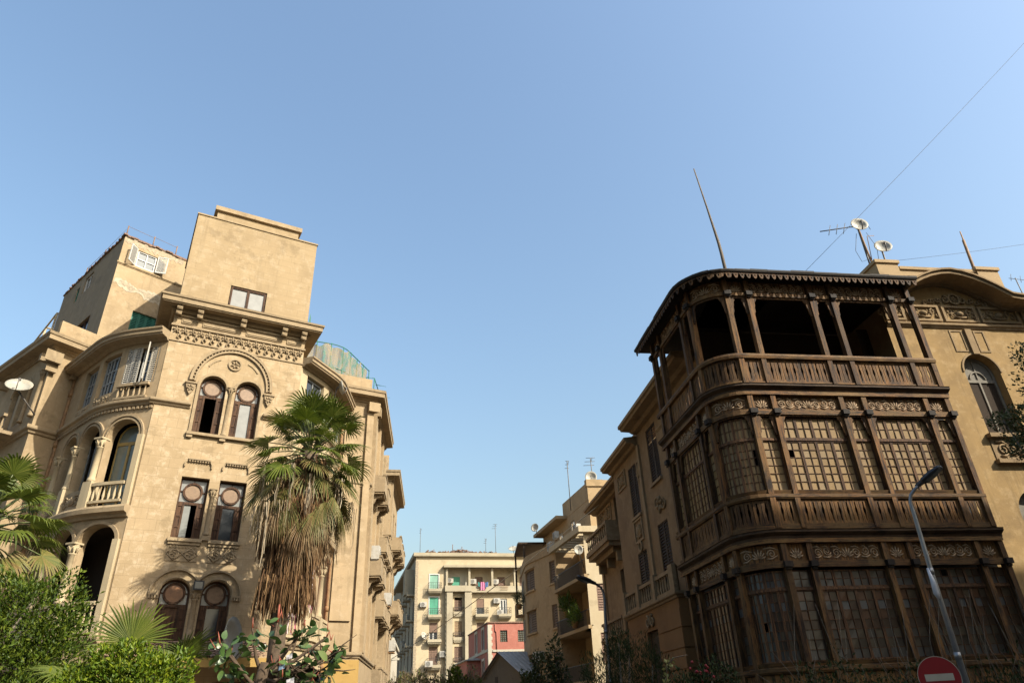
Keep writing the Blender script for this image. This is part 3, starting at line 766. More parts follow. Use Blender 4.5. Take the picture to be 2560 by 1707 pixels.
mb = MB(PW); mb.sheet(rect(0, PW.L, 0, 18.4), -.5); part('inner_wall', mb, 'interior_shade', CB)
mb = MB(PW); mb.sweep(CORN(.62, 18.2, .7), 0, PW.L); mb.sweep(STR(.18, 13.8, .35), 0, PW.L); mb.sweep(STR(.18, 9.2, .35), 0, PW.L); mb.box(Q1 - .5, Q1 - .02, 0, .14, 3, 18.1); mb.box(Q1 + .1, Q1 + .7, 0, .14, 3, 18.1); part('cornice', mb, 'trim_plaster', CB)
for k in range(3):
    for z in (14.4, 9.8, 5.2): shutters(CB, PW, Q1 + 1.5 + 2.7 * k, Q1 + 2.7 + 2.7 * k, z, z + 2.4, -.1, 'louvre_brown' if k else 'louvre_white', 2)
def balcony(path, s0, s1, z, d=.9, solid=True):
    mb = MB(path); mb.box(s0, s1, 0, d, z, z + .16); mb.box(s0 + .05, s1 - .05, 0, d - .06, z - .1, z)
    for x in (s0 + .25, s1 - .4):
        mb.loft([[(x + w_, 0, z - .1), (x + w_, d * .8, z - .1), (x + w_, d * .7, z - .25), (x + w_, d * .35, z - .35), (x + w_, d * .2, z - .6), (x + w_, 0, z - .7)] for w_ in (0, .18)])
    if solid:
        mb.box(s0, s1, d - .1, d, z + .16, z + .95); mb.box(s0, s0 + .1, 0, d - .1, z + .16, z + .95); mb.box(s1 - .1, s1, 0, d - .1, z + .16, z + .95)
        mb.box(s0 - .03, s1 + .03, d - .14, d + .04, z + .95, z + 1.05)
    part('balcony', mb, 'trim_plaster', CB)
for z in (13.3, 8.7): balcony(PV, P1 + 1.6, P1 + 3.4, z, .75); balcony(PV, P1 + 4.3, P1 + 6.0, z, .75)
for k in (0, 1, 2):
    for z in (11.4, 7.5, 3.6): balcony(MD, .5 + 2.4 * k, 2.2 + 2.4 * k, z, 1.0)
for k in range(3):
    for z in (13.2, 8.6): balcony(PW, Q1 + 1.2 + 2.7 * k, Q1 + 3.0 + 2.7 * k, z, .85)
# hidden body of the building, so that nothing shows through
mb = MB(); 
def prism_xy(mb, pts, z0, z1): mb.loft([[(x, y, z) for x, y in pts] for z in (z0, z1)])
prism_xy(mb, [(-12.6, 36.6), (-22.5, 32.0), (-30, 38.0), (-30, 62), (-14.2, 61), (-13.2, 52)], 0, 17.2); part('rear_block', mb, 'grey_plaster', CB)
# ------------------------------------------------------------------ villa with the timber bay (right)
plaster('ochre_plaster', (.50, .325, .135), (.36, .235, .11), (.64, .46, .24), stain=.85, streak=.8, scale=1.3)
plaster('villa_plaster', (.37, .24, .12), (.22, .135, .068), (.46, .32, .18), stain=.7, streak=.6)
plaster('villa_trim', (.42, .29, .155), (.26, .17, .09), (.5, .37, .22), stain=.6, streak=.6, scale=1.6)
plaster('orange_plaster', (.34, .18, .07), (.22, .11, .045), None, stain=.6, streak=.6)
plaster('parapet_plaster', (.60, .43, .24), (.47, .33, .18), None, stain=.4, streak=.3)
wood('old_timber', (.27, .118, .030), (.06, .026, .009), (.31, .175, .058), gfac=.55)
wood('board_timber', (.31, .138, .034), (.08, .034, .010), (.34, .195, .062), gfac=.5)
wood('beam_timber', (.29, .13, .034), (.06, .028, .009), (.33, .19, .062), axis='h', gfac=.75)
wood('carved_timber', (.62, .45, .28), (.9, .6, .35), (.66, .5, .33), axis='h', gfac=.6)
wood('sash_timber', (.24, .11, .042), (.11, .048, .02), (.28, .16, .075), gfac=.4)
wood('ledge_timber', (.10, .05, .02), (.05, .025, .01), (.15, .09, .045), axis='h')
wood('dark_timber', (.035, .022, .013), (.018, .011, .007), (.06, .04, .025))
wood('shutter_timber', (.10, .06, .034), (.055, .032, .018), (.14, .095, .06))
islands('dusty_pane', [(.20, .125, .052), (.31, .195, .082), (.34, .22, .096), (.37, .245, .115), (.32, .205, .088), (.29, .19, .09), (.36, .26, .145)], .5, spec=.12)
islands('shaded_dirty_pane', [(.05, .034, .018), (.08, .055, .03), (.035, .027, .019), (.09, .068, .04), (.055, .04, .023), (.10, .10, .095), (.05, .03, .017), (.13, .05, .017), (.04, .03, .02)], .3, spec=.45)  # dirty panes of the lower storey, its shade put into darker colours
islands('roof_tin', [(.04, .033, .028), (.06, .048, .04), (.03, .026, .022)], .7)
simple('weathered_frame', (.27, .235, .18), .8, var=.3)
VO = Vector((6.8, 18.28)); VY = R(8.5)
VE = Vector((math.cos(VY), math.sin(VY))); VG = Vector((-math.sin(VY), math.cos(VY)))
def VP(a, b): q = VO + VE * a + VG * b; return (q.x, q.y)
VI = thing('wooden_bay_villa', 'old ochre villa with a dark three storey timber bay rounding its corner', 'building', (*VP(5, 6), 0))
BP = Path([VP(-.95, 4.75), VP(-.95, 0), VP(6.36, 0)], {1: 1.0}, 8)
FS = BP.s[-1] - 6.36                                                  # s = a + FS on the front
posts = [.33, 1.1, 3.2, 3.95] + [FS + x for x in (0, .70, 2.82, 3.55, 5.55, 6.27)]
PWD = .075
bays_ = list(zip(posts, posts[1:]))
wide = lambda i: i in (1, 3, 5, 7)
def posts_mesh(z0, z1, t1=.07, k=1.0):
    mb = MB(BP)
    for p in posts: mb.box(p - PWD * k, p + PWD * k, -.12, t1, z0, z1)
    return mb
def head(mb, s0, s1, zt, drop, t0, t1):
    """fretted head board with shaped side brackets"""
    w = s1 - s0; q = .19 if w > 1 else .12
    pr = [(0, -drop), (.05, -drop), (.055, -drop + .05), (.08, -drop + .07), (.085, -drop * .62), (.11, -drop * .5), (.12, -drop * .3), (.17, -drop * .2), (q, -.06), (q + .04, -.045)]
    lp = [(s0, zt + .02), (s1, zt + .02)] + [(s1 - x, zt + z) for x, z in pr] + [(s0 + x, zt + z) for x, z in reversed(pr)]
    mb.prism(lp[::-1], t0, t1)
def slots(s0, s1, z0, z1):
    n = max(2, round((s1 - s0) / .235)); out = []; st = (s1 - s0) / n; h = z1 - z0
    for i in range(n):
        c = s0 + st * (i + .5); a, b = z0 + h * .12, z1 - h * .1; m = (a + b) / 2 + .03 * h
        out.append([(c - .014, a), (c + .014, a), (c + .018, m - .2 * h), (c + .036, m - .06 * h), (c + .036, m + .05 * h), (c + .02, m + .16 * h), (c + .02, b), (c - .02, b), (c - .02, m + .16 * h), (c - .036, m + .05 * h), (c - .036, m - .06 * h), (c - .018, m - .2 * h)])
        if i: c -= st / 2; out.append([(c - .008, a), (c + .008, a), (c + .008, b), (c - .008, b)])
    return out
def parapet(z0, z1):
    for i, (a, b) in enumerate(bays_):
        mb = MB(BP); a += PWD; b -= PWD
        mb.prism(rect(a, b, z0, z1), -.03, 0, slots(a + .02, b - .02, z0, z1)); part('slatted_panel', mb, 'board_timber', VI)
def panel_row(z0, z1, ornate=True):
    mb = MB(BP); mb.box(posts[0], posts[-1], -.1, -.04, z0, z1)
    part('frieze_board', mb, 'board_timber', VI)
    for i, (a, b) in enumerate(bays_):
        mb = MB(BP); scrolls(mb, a + .13, b - .13, z0 + .05, z1 - .05, -.035, .019); part('carved_frieze', mb, 'carved_timber', VI)
def knobs(z):
    mb = MB(BP)
    for p in posts: mb.box(p - .1, p + .1, .05, .17, z - .07, z + .07); mb.box(p - .07, p + .07, .05, .12, z - .13, z - .07)
    part('post_knob', mb, 'dark_timber', VI)
def glazing(i, a, b, z0, ztr, z1, nlow, ntop, pane, miss=()):
    a += PWD; b -= PWD; w = b - a
    leaves = 4 if w > 1 else 1
    mb = MB(BP); lw = w / leaves; pps = []
    for L in range(leaves):
        x0 = a + lw * L; x1 = x0 + lw; fw = .036 if leaves > 1 else .026; n = 2
        for zz0, zz1, nz in ((z0, ztr - .03, nlow), (ztr + .03, z1, ntop)):
            bars(mb, x0 + .003, x1 - .003, zz0, zz1, -.1, fw, n, nz, .016, .05)
            pp = MB(BP); pps.append(pp); c0, c1, d0, d1 = x0 + fw, x1 - fw, zz0 + fw, zz1 - fw
            for u in range(n):
                for v in range(nz):
                    if (i, L, u, v, nz == nlow) in miss: continue
                    q0 = c0 + (c1 - c0) * u / n; q1 = c0 + (c1 - c0) * (u + 1) / n; y0 = d0 + (d1 - d0) * v / nz; y1 = d0 + (d1 - d0) * (v + 1) / nz
                    tt = -.105 + rnd.uniform(-.004, .004)
                    pp.quad((q0, tt, y0), (q1, tt + rnd.uniform(-.006, .006), y0), (q1, tt + rnd.uniform(-.006, .006), y1), (q0, tt, y1))
    mb.box(a, b, -.13, -.05, ztr - .028, ztr + .028)
    w_ = part('window', mb, 'sash_timber', VI)
    for pp in pps: part('pane', pp, pane, w_)
LEDGE = lambda z, p=.17: [(-.2, z - .22), (.05, z - .22), (.06, z - .15), (p * .7, z - .11), (p, z - .07), (p, z - .015), (p + .02, z), (-.2, z)]
# open top storey
part('post', posts_mesh(9.98, 13.62), 'old_timber', VI)
parapet(10.08, 10.8)
mb = MB(BP); mb.sweep([(-.1, 10.82), (.09, 10.82), (.11, 10.9), (.09, 10.97), (-.1, 10.97)], 0, BP.L); mb.box(0, BP.L, -.08, .04, 9.98, 10.08); part('handrail', mb, 'beam_timber', VI)
mb = MB(BP)
for a, b in bays_: head(mb, a + PWD, b - PWD, 13.03, .62, -.05, 0)
part('fretted_head', mb, 'old_timber', VI)
mb = MB(BP); mb.box(posts[0] - .1, posts[-1] + .07, -.1, .05, 13.045, 13.16); part('lintel', mb, 'beam_timber', VI)
panel_row(13.16, 13.62); knobs(13.1)
mb = MB(BP); mb.sweep([(-3.0, 13.64), (.4, 13.64), (.4, 13.67), (-3.0, 13.67)], -.3, BP.L + .1); mb.sweep([(.36, 13.672), (.47, 13.672), (.49, 13.72), (.36, 13.72)], -.32, BP.L + .1); part('eave_boarding', mb, 'dark_timber', VI)
mb = MB(BP); n = int((BP.L + .4) / .21); st = (BP.L + .4) / n
for k in range(n):
    x = -.3 + st * k
    mb.prism([(x + .012, 13.7), (x + .004, 13.61), (x + st * .16, 13.60), (x + st * .2, 13.53), (x + st * .34, 13.47), (x + st * .5, 13.45), (x + st * .66, 13.47), (x + st * .8, 13.53), (x + st * .84, 13.60), (x + st - .004, 13.61), (x + st - .004, 13.7)][::-1], .41, .435, [ellp(x + st * .5, 13.57, .028, .03, 6)])
part('scalloped_fringe', mb, 'old_timber', VI)
mb = MB(BP); x = -.35
while x < BP.L + .1:
    w_ = rnd.uniform(.5, .8); dz = rnd.uniform(-.02, .02); mb.sweep([(-3.2, 14.0), (.47, 13.725 + dz), (.48, 13.785 + dz), (-3.2, 14.06)], x, min(x + w_, BP.L + .12)); x += w_ + .004
part('bay_roof', mb, 'roof_tin', VI)
mb = MB(BP); mb.box(0, BP.L, -1.6, -.2, 9.7, 9.94); part('loggia_floor', mb, 'dark_timber', VI)
mb = MB(); prism_xy(mb, [VP(.5, 1.3), VP(5.7, 1.3), VP(5.7, 3.6), VP(.5, 3.6)], 9.7, 9.93); prism_xy(mb, [VP(-.9, .9), VP(6.3, .05), VP(6.3, 3.6), VP(-.9, 3.6)], 13.67, 13.69); part('loggia_floor', mb, 'dark_timber', VI)
# glazed middle and lower storeys
for top, z0, ztr, z1, nl, nt_, pn in ((9.96, 6.82, 8.3, 8.97, 6, 2, 'dusty_pane'), (5.74, 2.62, 4.28, 4.74, 7, 2, 'shaded_dirty_pane')):
    mb = MB(BP); mb.sweep(LEDGE(top), -.05, BP.L + .06); part('ledge', mb, 'ledge_timber', VI)
    mb = MB(BP); mb.box(0, BP.L, -.1, .1, top - .33, top - .225); part('beam', mb, 'beam_timber', VI)
    panel_row(top - .78, top - .34)
    mb = MB(BP); mb.box(0, BP.L, -.1, .045, z1 + .06, top - .78); part('beam', mb, 'beam_timber', VI)
    knobs(z1 + .13)
    part('post', posts_mesh(z0 - 1.02 if top > 6 else 0, top - .34), 'old_timber', VI)
    if top > 6:
        mb = MB(BP)
        for a, b in bays_: head(mb, a + PWD, b - PWD, z1 + .06, .6, -.05, .0)
        part('fretted_head', mb, 'old_timber', VI)
    miss = {(4, 0, 0, 4, True)} if False else {(5, 0, 0, 4, True), (3, 3, 1, 4, True), (3, 3, 1, 3, True)} if top > 6 else {(7, 1, 1, 1, False), (3, 1, 0, 3, True)}
    for i, (a, b) in enumerate(bays_): glazing(i, a, b, z0, ztr, z1, nl, nt_, pn, miss)
    mb = MB(BP); mb.sweep([(-.1, z0 - .25), (.05, z0 - .25), (.08, z0 - .2), (.08, z0 - .12), (.02, z0 - .1), (.05, z0 - .01), (-.1, z0 - .005)], 0, BP.L); part('window_rail', mb, 'beam_timber', VI)
    if top > 6:
        parapet(5.92, 6.56); mb = MB(BP); mb.box(0, BP.L, -.08, .05, 5.75, 5.91); part('beam', mb, 'beam_timber', VI)
    else:
        mb = MB(BP); mb.box(0, BP.L, -.15, 0, 0, z0 - .26); part('base_panel', mb, 'board_timber', VI)
mb = MB(BP); mb.sheet(rect(0, BP.L, 0, 9.7), -.42); part('bay_dark_backing', mb, 'dark_timber', VI)  # dark sheet behind slots and missing panes: the shade inside put into colour
# masonry: right hand front with pediment
V = Path([VP(0, 0), VP(16, 0)])
AC = 9.14
arcp = [(6.45, 14.0), (6.8, 14.03), (7.15, 14.13), (7.55, 14.34), (7.95, 14.5), (8.35, 14.6), (8.7, 14.63), (9.1, 14.57), (9.5, 14.44), (9.85, 14.28), (10.2, 14.08), (10.75, 13.72), (11.1, 13.67), (16, 13.67)]
mb = MB(V); h1 = archp(AC, .66, 8.98, 11.2); h2 = archp(AC, .66, 3.6, 6.5)
mb.wall([(6.2, 0), (16, 0), (16, 13.7), (11.1, 13.7), (10.7, 13.8), (10.2, 14.15), (9.5, 14.5), (8.7, 14.66), (7.9, 14.54), (7.1, 14.14), (6.2, 14.03)], [h1, h2], -1.2, .4, rim=False)
part('front_wall', mb, 'ochre_plaster', VI)
mb = MB(V); mb.sheet(rect(5.8, 16, 0, 13.3), -2.2); mb.sheet([(5.75, 0), (16, 0), (16, 13.3), (5.75, 13.3)], -3.6); part('inner_wall', mb, 'interior_shade', VI)
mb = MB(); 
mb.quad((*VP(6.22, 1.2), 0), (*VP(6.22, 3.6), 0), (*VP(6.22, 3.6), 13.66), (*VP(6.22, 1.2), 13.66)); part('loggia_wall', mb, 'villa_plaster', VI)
mb = MB(); mb.quad((*VP(6.22, 3.3), 0), (*VP(.4, 3.3), 0), (*VP(.4, 3.3), 13.66), (*VP(6.22, 3.3), 13.66)); part('loggia_wall', mb, 'interior_shade', VI)
mb = MB(V)
lo = arcp; up_ = [(x, z + .13) for x, z in arcp]
mb.prism(lo + up_[::-1], -1.3, -.42); mb.prism([(x, z + .132) for x, z in lo] + [(x, z + .07) for x, z in up_[::-1]], -1.3, -.35)
mb.prism([(x, z - .06) for x, z in lo[:]] + [(x, z - .003) for x, z in lo[::-1]], -1.2, -1.05); part('pediment_cornice', mb, 'villa_trim', VI)
mb = MB(V); mb.sweep(STR(.1, 12.83, .18), 5.8, 16) if False else mb.loft([[(x, -1.2 + t, z) for t, z in STR(.12, 12.83, .19)] for x in (6.21, 16)])
for a, b in ((6.25, 7.0), (7.12, 8.36), (8.48, 9.77), (9.89, 11.42), (11.55, 13.0)):
    mb.prism(rect(a, b, 13.1, 13.74), -1.2, -1.12, [rect(a + .09, b - .09, 13.18, 13.66)])
    c = (a + b) / 2; mb.ball((c, -1.18, 13.42), .14, 8, 5, .8); mb.tube([(c - .2, -1.15, 13.3), (c, -1.12, 13.25), (c + .2, -1.15, 13.3)], .04, 5)
    for sg in (-1, 1):
        for k in range(3): spiral(mb, c + sg * (.22 + .15 * k), 13.42 + (.08 if k % 2 else -.06), .11, -1.16, .026, 1.1, sg if k % 2 else -sg, 90)
        for k in range(4): mb.ball((c + sg * (.18 + .12 * k), -1.18, 13.55 - .06 * (k % 2)), .04, 5, 4)
mb.band(9.1, 14.02, .17, .23, -1.2, -1.1, 0, 359.9, 16); rosette(mb, 9.1, 14.02, .13, -1.14)
for sg in (-1, 1):
    spiral(mb, 9.1 + sg * .33, 14.0, .16, -1.14, .04, 1.4, sg, 100)
    for k in range(5): spiral(mb, 9.1 + sg * (.55 + .15 * k), 13.94 - .025 * k + .05 * (k % 2), .1, -1.15, .028, 1.1, sg if k % 2 else -sg, 60)
mb.band(AC, 11.2, .66, .72, -1.2, -1.16, n=16)
for a, b in ((8.47, 8.95), (9.38, 9.78)): mb.prism(rect(a, b, 11.95, 12.78), -1.2, -1.175, [rect(a + .05, b - .05, 12.0, 12.73)])
mb.box(AC - .12, AC + .12, -1.2, -1.1, 11.84, 12.8)
mb.box(8.32, 10.0, -1.2, -1.0, 8.84, 8.97); mb.box(8.3, 10.02, -1.2, -1.02, 8.0, 8.12); mb.box(8.38, 9.95, -1.2, -1.17, 8.12, 8.84)
scrolls(mb, 8.5, 9.85, 8.2, 8.78, -1.15, .04)
mb.box(8.35, 9.95, -1.2, -1.0, 6.22, 6.34) if False else None
part('stucco_ornament', mb, 'villa_trim', VI)
for h, z0, zs in ((h1, 8.98, 11.2), (h2, 3.6, 6.5)):
    mb = MB(V); mb.prism(archp(AC, .64, z0, zs), -1.52, -1.46, [archp(AC, .55, zs - .18, zs), rect(AC - .55, AC - .03, z0 + .1, zs - .28), rect(AC + .03, AC + .55, z0 + .1, zs - .28)])
    mb.band(AC, zs - .16, .26, .31, -1.51, -1.45, n=12); mb.box(AC - .02, AC + .02, -1.51, -1.46, zs - .18, zs + .55)
    w_ = part('window', mb, 'weathered_frame', VI); p = MB(V); p.sheet(archp(AC, .55, zs - .18, zs), -1.5); part('pane', p, 'weathered_frame', w_)
    p = MB(V); p.sheet(rect(AC - .55, AC + .55, z0 + .1, zs - .28), -1.5); part('pane', p, 'interior_shade', w_)  # no glass: dark sheet for the open leaves, shade inside put into colour
mb = MB(V)                                                            # roof parapet and piers
mb.box(7.0, 7.87, -3.2, -1.6, 13.6, 15.82); mb.box(6.94, 7.93, -3.26, -1.54, 15.82, 15.95); mb.box(7.87, 11.06, -1.9, -1.68, 13.6, 15.62); mb.box(7.93, 11.0, -1.94, -1.62, 15.62, 15.74)
mb.box(11.06, 11.93, -3.2, -1.6, 13.4, 15.7); mb.box(11.0, 11.99, -3.26, -1.54, 15.7, 15.83); mb.box(11.93, 16, -1.9, -1.68, 13.3, 14.3)
for k in range(7): mb.band(8.2 + .42 * k, 15.2, .15, .18, -1.68, -1.65, n=8)
part('roof_parapet', mb, 'parapet_plaster', VI)
# street side walls, eaves, terrace
SA = Path([VP(.4, 15.8), VP(.4, 3.3)]); sb = lambda b: 15.8 - b
mb = MB(SA)
sh = [rect(sb(10.2), sb(8.94), 10.1, 12.5), rect(sb(10.3), sb(9.06), 6.0, 8.4), rect(sb(13.3), sb(12.05), 9.45, 11.75), rect(sb(13.34), sb(12.05), 5.6, 7.88)]
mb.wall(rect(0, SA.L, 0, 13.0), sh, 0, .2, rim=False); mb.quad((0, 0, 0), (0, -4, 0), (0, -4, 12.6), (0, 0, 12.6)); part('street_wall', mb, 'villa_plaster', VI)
for i, (q, zz) in enumerate(zip(sh, ((10.1, 12.5), (6, 8.4), (9.45, 11.75), (5.6, 7.88)))): shutters(VI, SA, q[0][0], q[1][0], zz[0], zz[1], -.08, 'shutter_timber', 2, pitch=.12)
EAVE = lambda z, p: [(-1, z - .12), (0, z - .14), (p * .25, z - .12), (p * .4, z - .03), (p * .85, z - .01), (p * .9, z + .08), (p, z + .1), (p, z + .24), (-1, z + .45)]
mb = MB(SA); mb.sweep(EAVE(12.95, .85), sb(11.4), sb(4.0)); mb.sweep(EAVE(12.45, .62), -.1, sb(11.42)); part('eaves', mb, 'villa_trim', VI)
mb = MB(SA)
mb.sweep(STR(.07, 11.9, .12), sb(8.8), sb(5)); mb.box(sb(11.5), sb(11.25), 0, .09, 6, 12.3)
for a, b, z0, z1 in ((15.1, 13.75, 11.15, 12.0), (11.9, 11.5, 10.8, 11.7), (13.3, 12.1, 8.3, 9.3)):
    mb.prism(rect(sb(a), sb(b), z0, z1), 0, .06, [rect(sb(a) + .08, sb(b) - .08, z0 + .08, z1 - .08)]); scrolls(mb, sb(a) + .12, sb(b) - .12, z0 + .12, z1 - .12, .03, .04)
mb.band(sb(12.7), 8.1, .16, .26, 0, .08, 0, 359, 12); rosette(mb, sb(9.6), 9.1, .35, .03); spiral(mb, sb(9.9), 9.2, .3, .03, .05); spiral(mb, sb(9.2), 9.1, .3, .03, .05, 1.4, -1)
for q in sh: mb.box(q[0][0] - .06, q[1][0] + .06, 0, .1, q[0][1] - .12, q[0][1] - .01)
part('stucco_ornament', mb, 'villa_trim', VI)
SC = Path([VP(1.1, 22.2), VP(1.1, 15.8)])
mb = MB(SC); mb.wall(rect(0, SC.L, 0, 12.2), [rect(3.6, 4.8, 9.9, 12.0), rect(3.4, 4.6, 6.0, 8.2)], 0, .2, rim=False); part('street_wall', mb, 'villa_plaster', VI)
mb = MB(SC); mb.sheet(rect(0, SC.L, 0, 12), -.3); part('inner_wall', mb, 'interior_shade', VI)
mb = MB(SC); mb.sweep(EAVE(12.12, .75), -.4, SC.L - .05); part('eaves', mb, 'villa_trim', VI)
mb = MB(SC); mb.prism(rect(.3, 3.0, 11.0, 11.9), 0, .06, [rect(.4, 2.9, 11.1, 11.8)]); scrolls(mb, .5, 2.8, 11.15, 11.75, .03, .05); mb.box(-.05, .3, 0, .08, 5, 11.9); part('stucco_ornament', mb, 'villa_trim', VI)
mb = MB(SC)                                                           # rounded balcony
for z0, z1, dd, e in ((8.95, 9.2, .55, .5), (9.2, 9.42, .85, .1), (9.42, 9.6, .95, 0)): mb.box(.2 + e, 4.9 - e, 0, dd, z0, z1)
for x in (.6, 2.4, 4.3): mb.box(x, x + .25, 0, .4, 8.5, 8.95)
part('balcony', mb, 'villa_trim', VI); balustrade(VI, SC, .25, 4.85, .85, 9.6, 10.45, 11, 'villa_trim')
mb = MB(); p1, p2 = SC(4.85, 0, 0), SC(4.85, .95, 0); mb.tf = Path([p2[:2], p1[:2]]); mb.box(0, .95, -.1, .02, 9.6, 10.45); part('balcony', mb, 'villa_trim', VI)
TR = Path([VP(-.25, 13.9), VP(-.25, 7.4), VP(4, 7.4)]); tb = lambda b: 13.9 - b
mb = MB(TR); z = 0.1
door = rect(tb(11.4), tb(10.05), 0, 4.45)
mb.wall(rect(0, TR.L, 0, 5.2), [[(tb(11.4), .01), (tb(10.05), .01), (tb(10.05), 4.45), (tb(11.4), 4.45)]], 0, .3, rim=False); mb.quad((0, 0, 0), (0, -1, 0), (0, -1, 5.2), (0, 0, 5.2)); mb.box(0, 6.4, -1.2, 0, 5.19, 5.22); part('terrace_wall', mb, 'orange_plaster', VI)
mb = MB(TR)
for z in (1.0, 1.65, 2.3, 2.95, 3.6, 4.25): mb.box(tb(9.9), TR.L, 0, .035, z, z + .6)
for k in range(3): mb.box(tb(13.8), tb(11.6), 0, .035, 1 + 1.2 * k, 2.1 + 1.2 * k)
part('rustication', mb, 'orange_plaster', VI)
mb = MB(TR); mb.sweep(STR(.16, 5.18, .22), -.1, TR.L); part('terrace_ledge', mb, 'villa_trim', VI)
mb = MB(TR); mb.box(tb(11.38), tb(10.07), -.25, -.15, 0, 4.43); part('door', mb, 'shutter_timber', VI)
mb = MB(TR)
for sg in (-1, 1): spiral(mb, tb(10.72) + sg * .28, 4.78, .24, .05, .05, 1.5, sg, 90)
for b in (7.55, 9.6, 11.7, 13.75): mb.box(tb(b) - .16, tb(b) + .16, -.2, .14, 5.4, 6.32)
part('terrace_pier', mb, 'villa_trim', VI)
for a, b in ((9.45, 7.72), (11.54, 9.76), (13.58, 11.86)): balustrade(VI, TR, tb(a), tb(b), 0, 5.42, 6.22, 6, 'villa_trim')
TL = Path([VP(.75, 22.3), VP(.75, 17.6), VP(4, 17.6)])
mb = MB(TL); mb.wall(rect(0, TL.L, 0, 5.0), [], 0, .2, rim=False); mb.sweep(STR(.12, 4.95, .2), 0, TL.L); mb.box(4.4, 4.75, -.3, .06, 5.1, 6.0); part('terrace_wall', mb, 'villa_plaster', VI); balustrade(VI, TL, .2, 4.3, 0, 5.15, 5.95, 10, 'villa_trim')
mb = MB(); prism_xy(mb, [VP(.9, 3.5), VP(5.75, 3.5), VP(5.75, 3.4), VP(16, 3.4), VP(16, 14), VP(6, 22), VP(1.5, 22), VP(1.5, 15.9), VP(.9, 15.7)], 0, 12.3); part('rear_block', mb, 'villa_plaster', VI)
mb = MB(); prism_xy(mb, [VP(5.75, 1.25), VP(6.4, 1.25), VP(6.4, 3.4), VP(5.75, 3.4)], 0, 9.5) if False else None
# ------------------------------------------------------------------ middle apartment block across the street
plaster('tan_plaster', (.58, .41, .225), (.46, .32, .17), (.66, .49, .29), stain=.5, streak=.35)
plaster('pale_plaster', (.70, .57, .37), (.57, .45, .28), (.76, .64, .44), stain=.4, streak=.35, scale=.6)
plaster('white_wall', (.72, .66, .52), (.6, .54, .42), None, stain=.3, streak=.25, scale=.6)
plaster('concrete_trim', (.60, .52, .37), (.46, .39, .27), None, stain=.5, streak=.4, scale=.8)
plaster('grey_gable', (.22, .18, .13), (.16, .13, .10), None, stain=.5, streak=.4)
plaster('red_paint', (.60, .235, .175), (.50, .18, .13), (.64, .29, .22), stain=.5, streak=.3)
simple('tin_roof', (.46, .44, .40), .5, var=.35, scale=3)
simple('rail_iron', (.06, .05, .045), .6, var=.3)
simple('shade_green', (.10, .42, .27), .7, var=.3, scale=2)
simple('shade_pale_green', (.30, .55, .42), .7, var=.25, scale=2)
simple('blind_tan', (.40, .27, .15), .8, var=.25, scale=4)
simple('blind_brown', (.26, .16, .11), .8, var=.25, scale=4)
MBK = thing('balcony_apartment_building', 'tan apartment block with deep stacked balconies, a rounded end and rooftop flat behind the villa', 'building', (6, 58, 0))
MP = Path([(-.1, 66.0), (.35, 60.0), (2.58, 55.5), (4.4, 48.8), (6.4, 49.15)], {1: 6.0})
c0 = MP.s[-2]                                                         # front corner
c1 = c0 - 6.9                                                         # where the balconies begin
def mz(f): return 10.1 - 3.23 * f                                      # floor level f
mb = MB(MP); mh = []
for f in range(4):
    z = mz(f)
    mh += [rect(c1 - 6.1, c1 - 3.6, z + .75, z + 2.4) if f else rect(c1 - 6.1, c1 - 3.6, z + .75, z + 2.35), rect(c1 - 9.6, c1 - 8.7, z + .5, z + 2.2), rect(c1 - .95, c1 - .05, z + .7, z + 2.35)]
mb.wall(rect(0, c1 + .3, 0, 13.0), [h for h in mh if h[0][1] > 0], 0, .25, rim=False)
part('wall', mb, 'tan_plaster', MBK)
mb = MB(MP); mb.wall(rect(c1 + .3, c0 - .05, 0, 13.1), [rect(c1 + 3.2, c1 + 4.6, mz(f) + .05, mz(f) + 2.3) for f in range(3)], -1.9, .2, rim=False); mb.quad((c1 + .3, 0, 0), (c1 + .3, -1.9, 0), (c1 + .3, -1.9, 13.1), (c1 + .3, 0, 13.1)); part('balcony_wall', mb, 'tan_plaster', MBK)
mb = MB(MP); mb.sheet(rect(0, c1, 0, 12.9), -.6); mb.sheet(rect(c1 + .4, c0 - .1, 0, 12.9), -2.4); part('inner_wall', mb, 'interior_shade', MBK)
fw = [rect(c0 + .62, c0 + 1.42, 10.85, 12.62), rect(c0 + .62, c0 + 1.42, 7.75, 9.5), rect(c0 + .62, c0 + 1.42, 4.6, 6.4)]
mb = MB(MP); mb.wall(rect(c0, MP.L + 1, 0, 13.2), fw, 0, .2, rim=False); mb.quad((c0, 0, 0), (c0, -2.2, 0), (c0, -2.2, 13.2), (c0, 0, 13.2)); part('front_wall', mb, 'pale_plaster', MBK)
for q in fw: shutters(MBK, MP, q[0][0], q[1][0], q[0][1], q[2][1], -.1, 'blind_brown', 1, 'blind', .16)
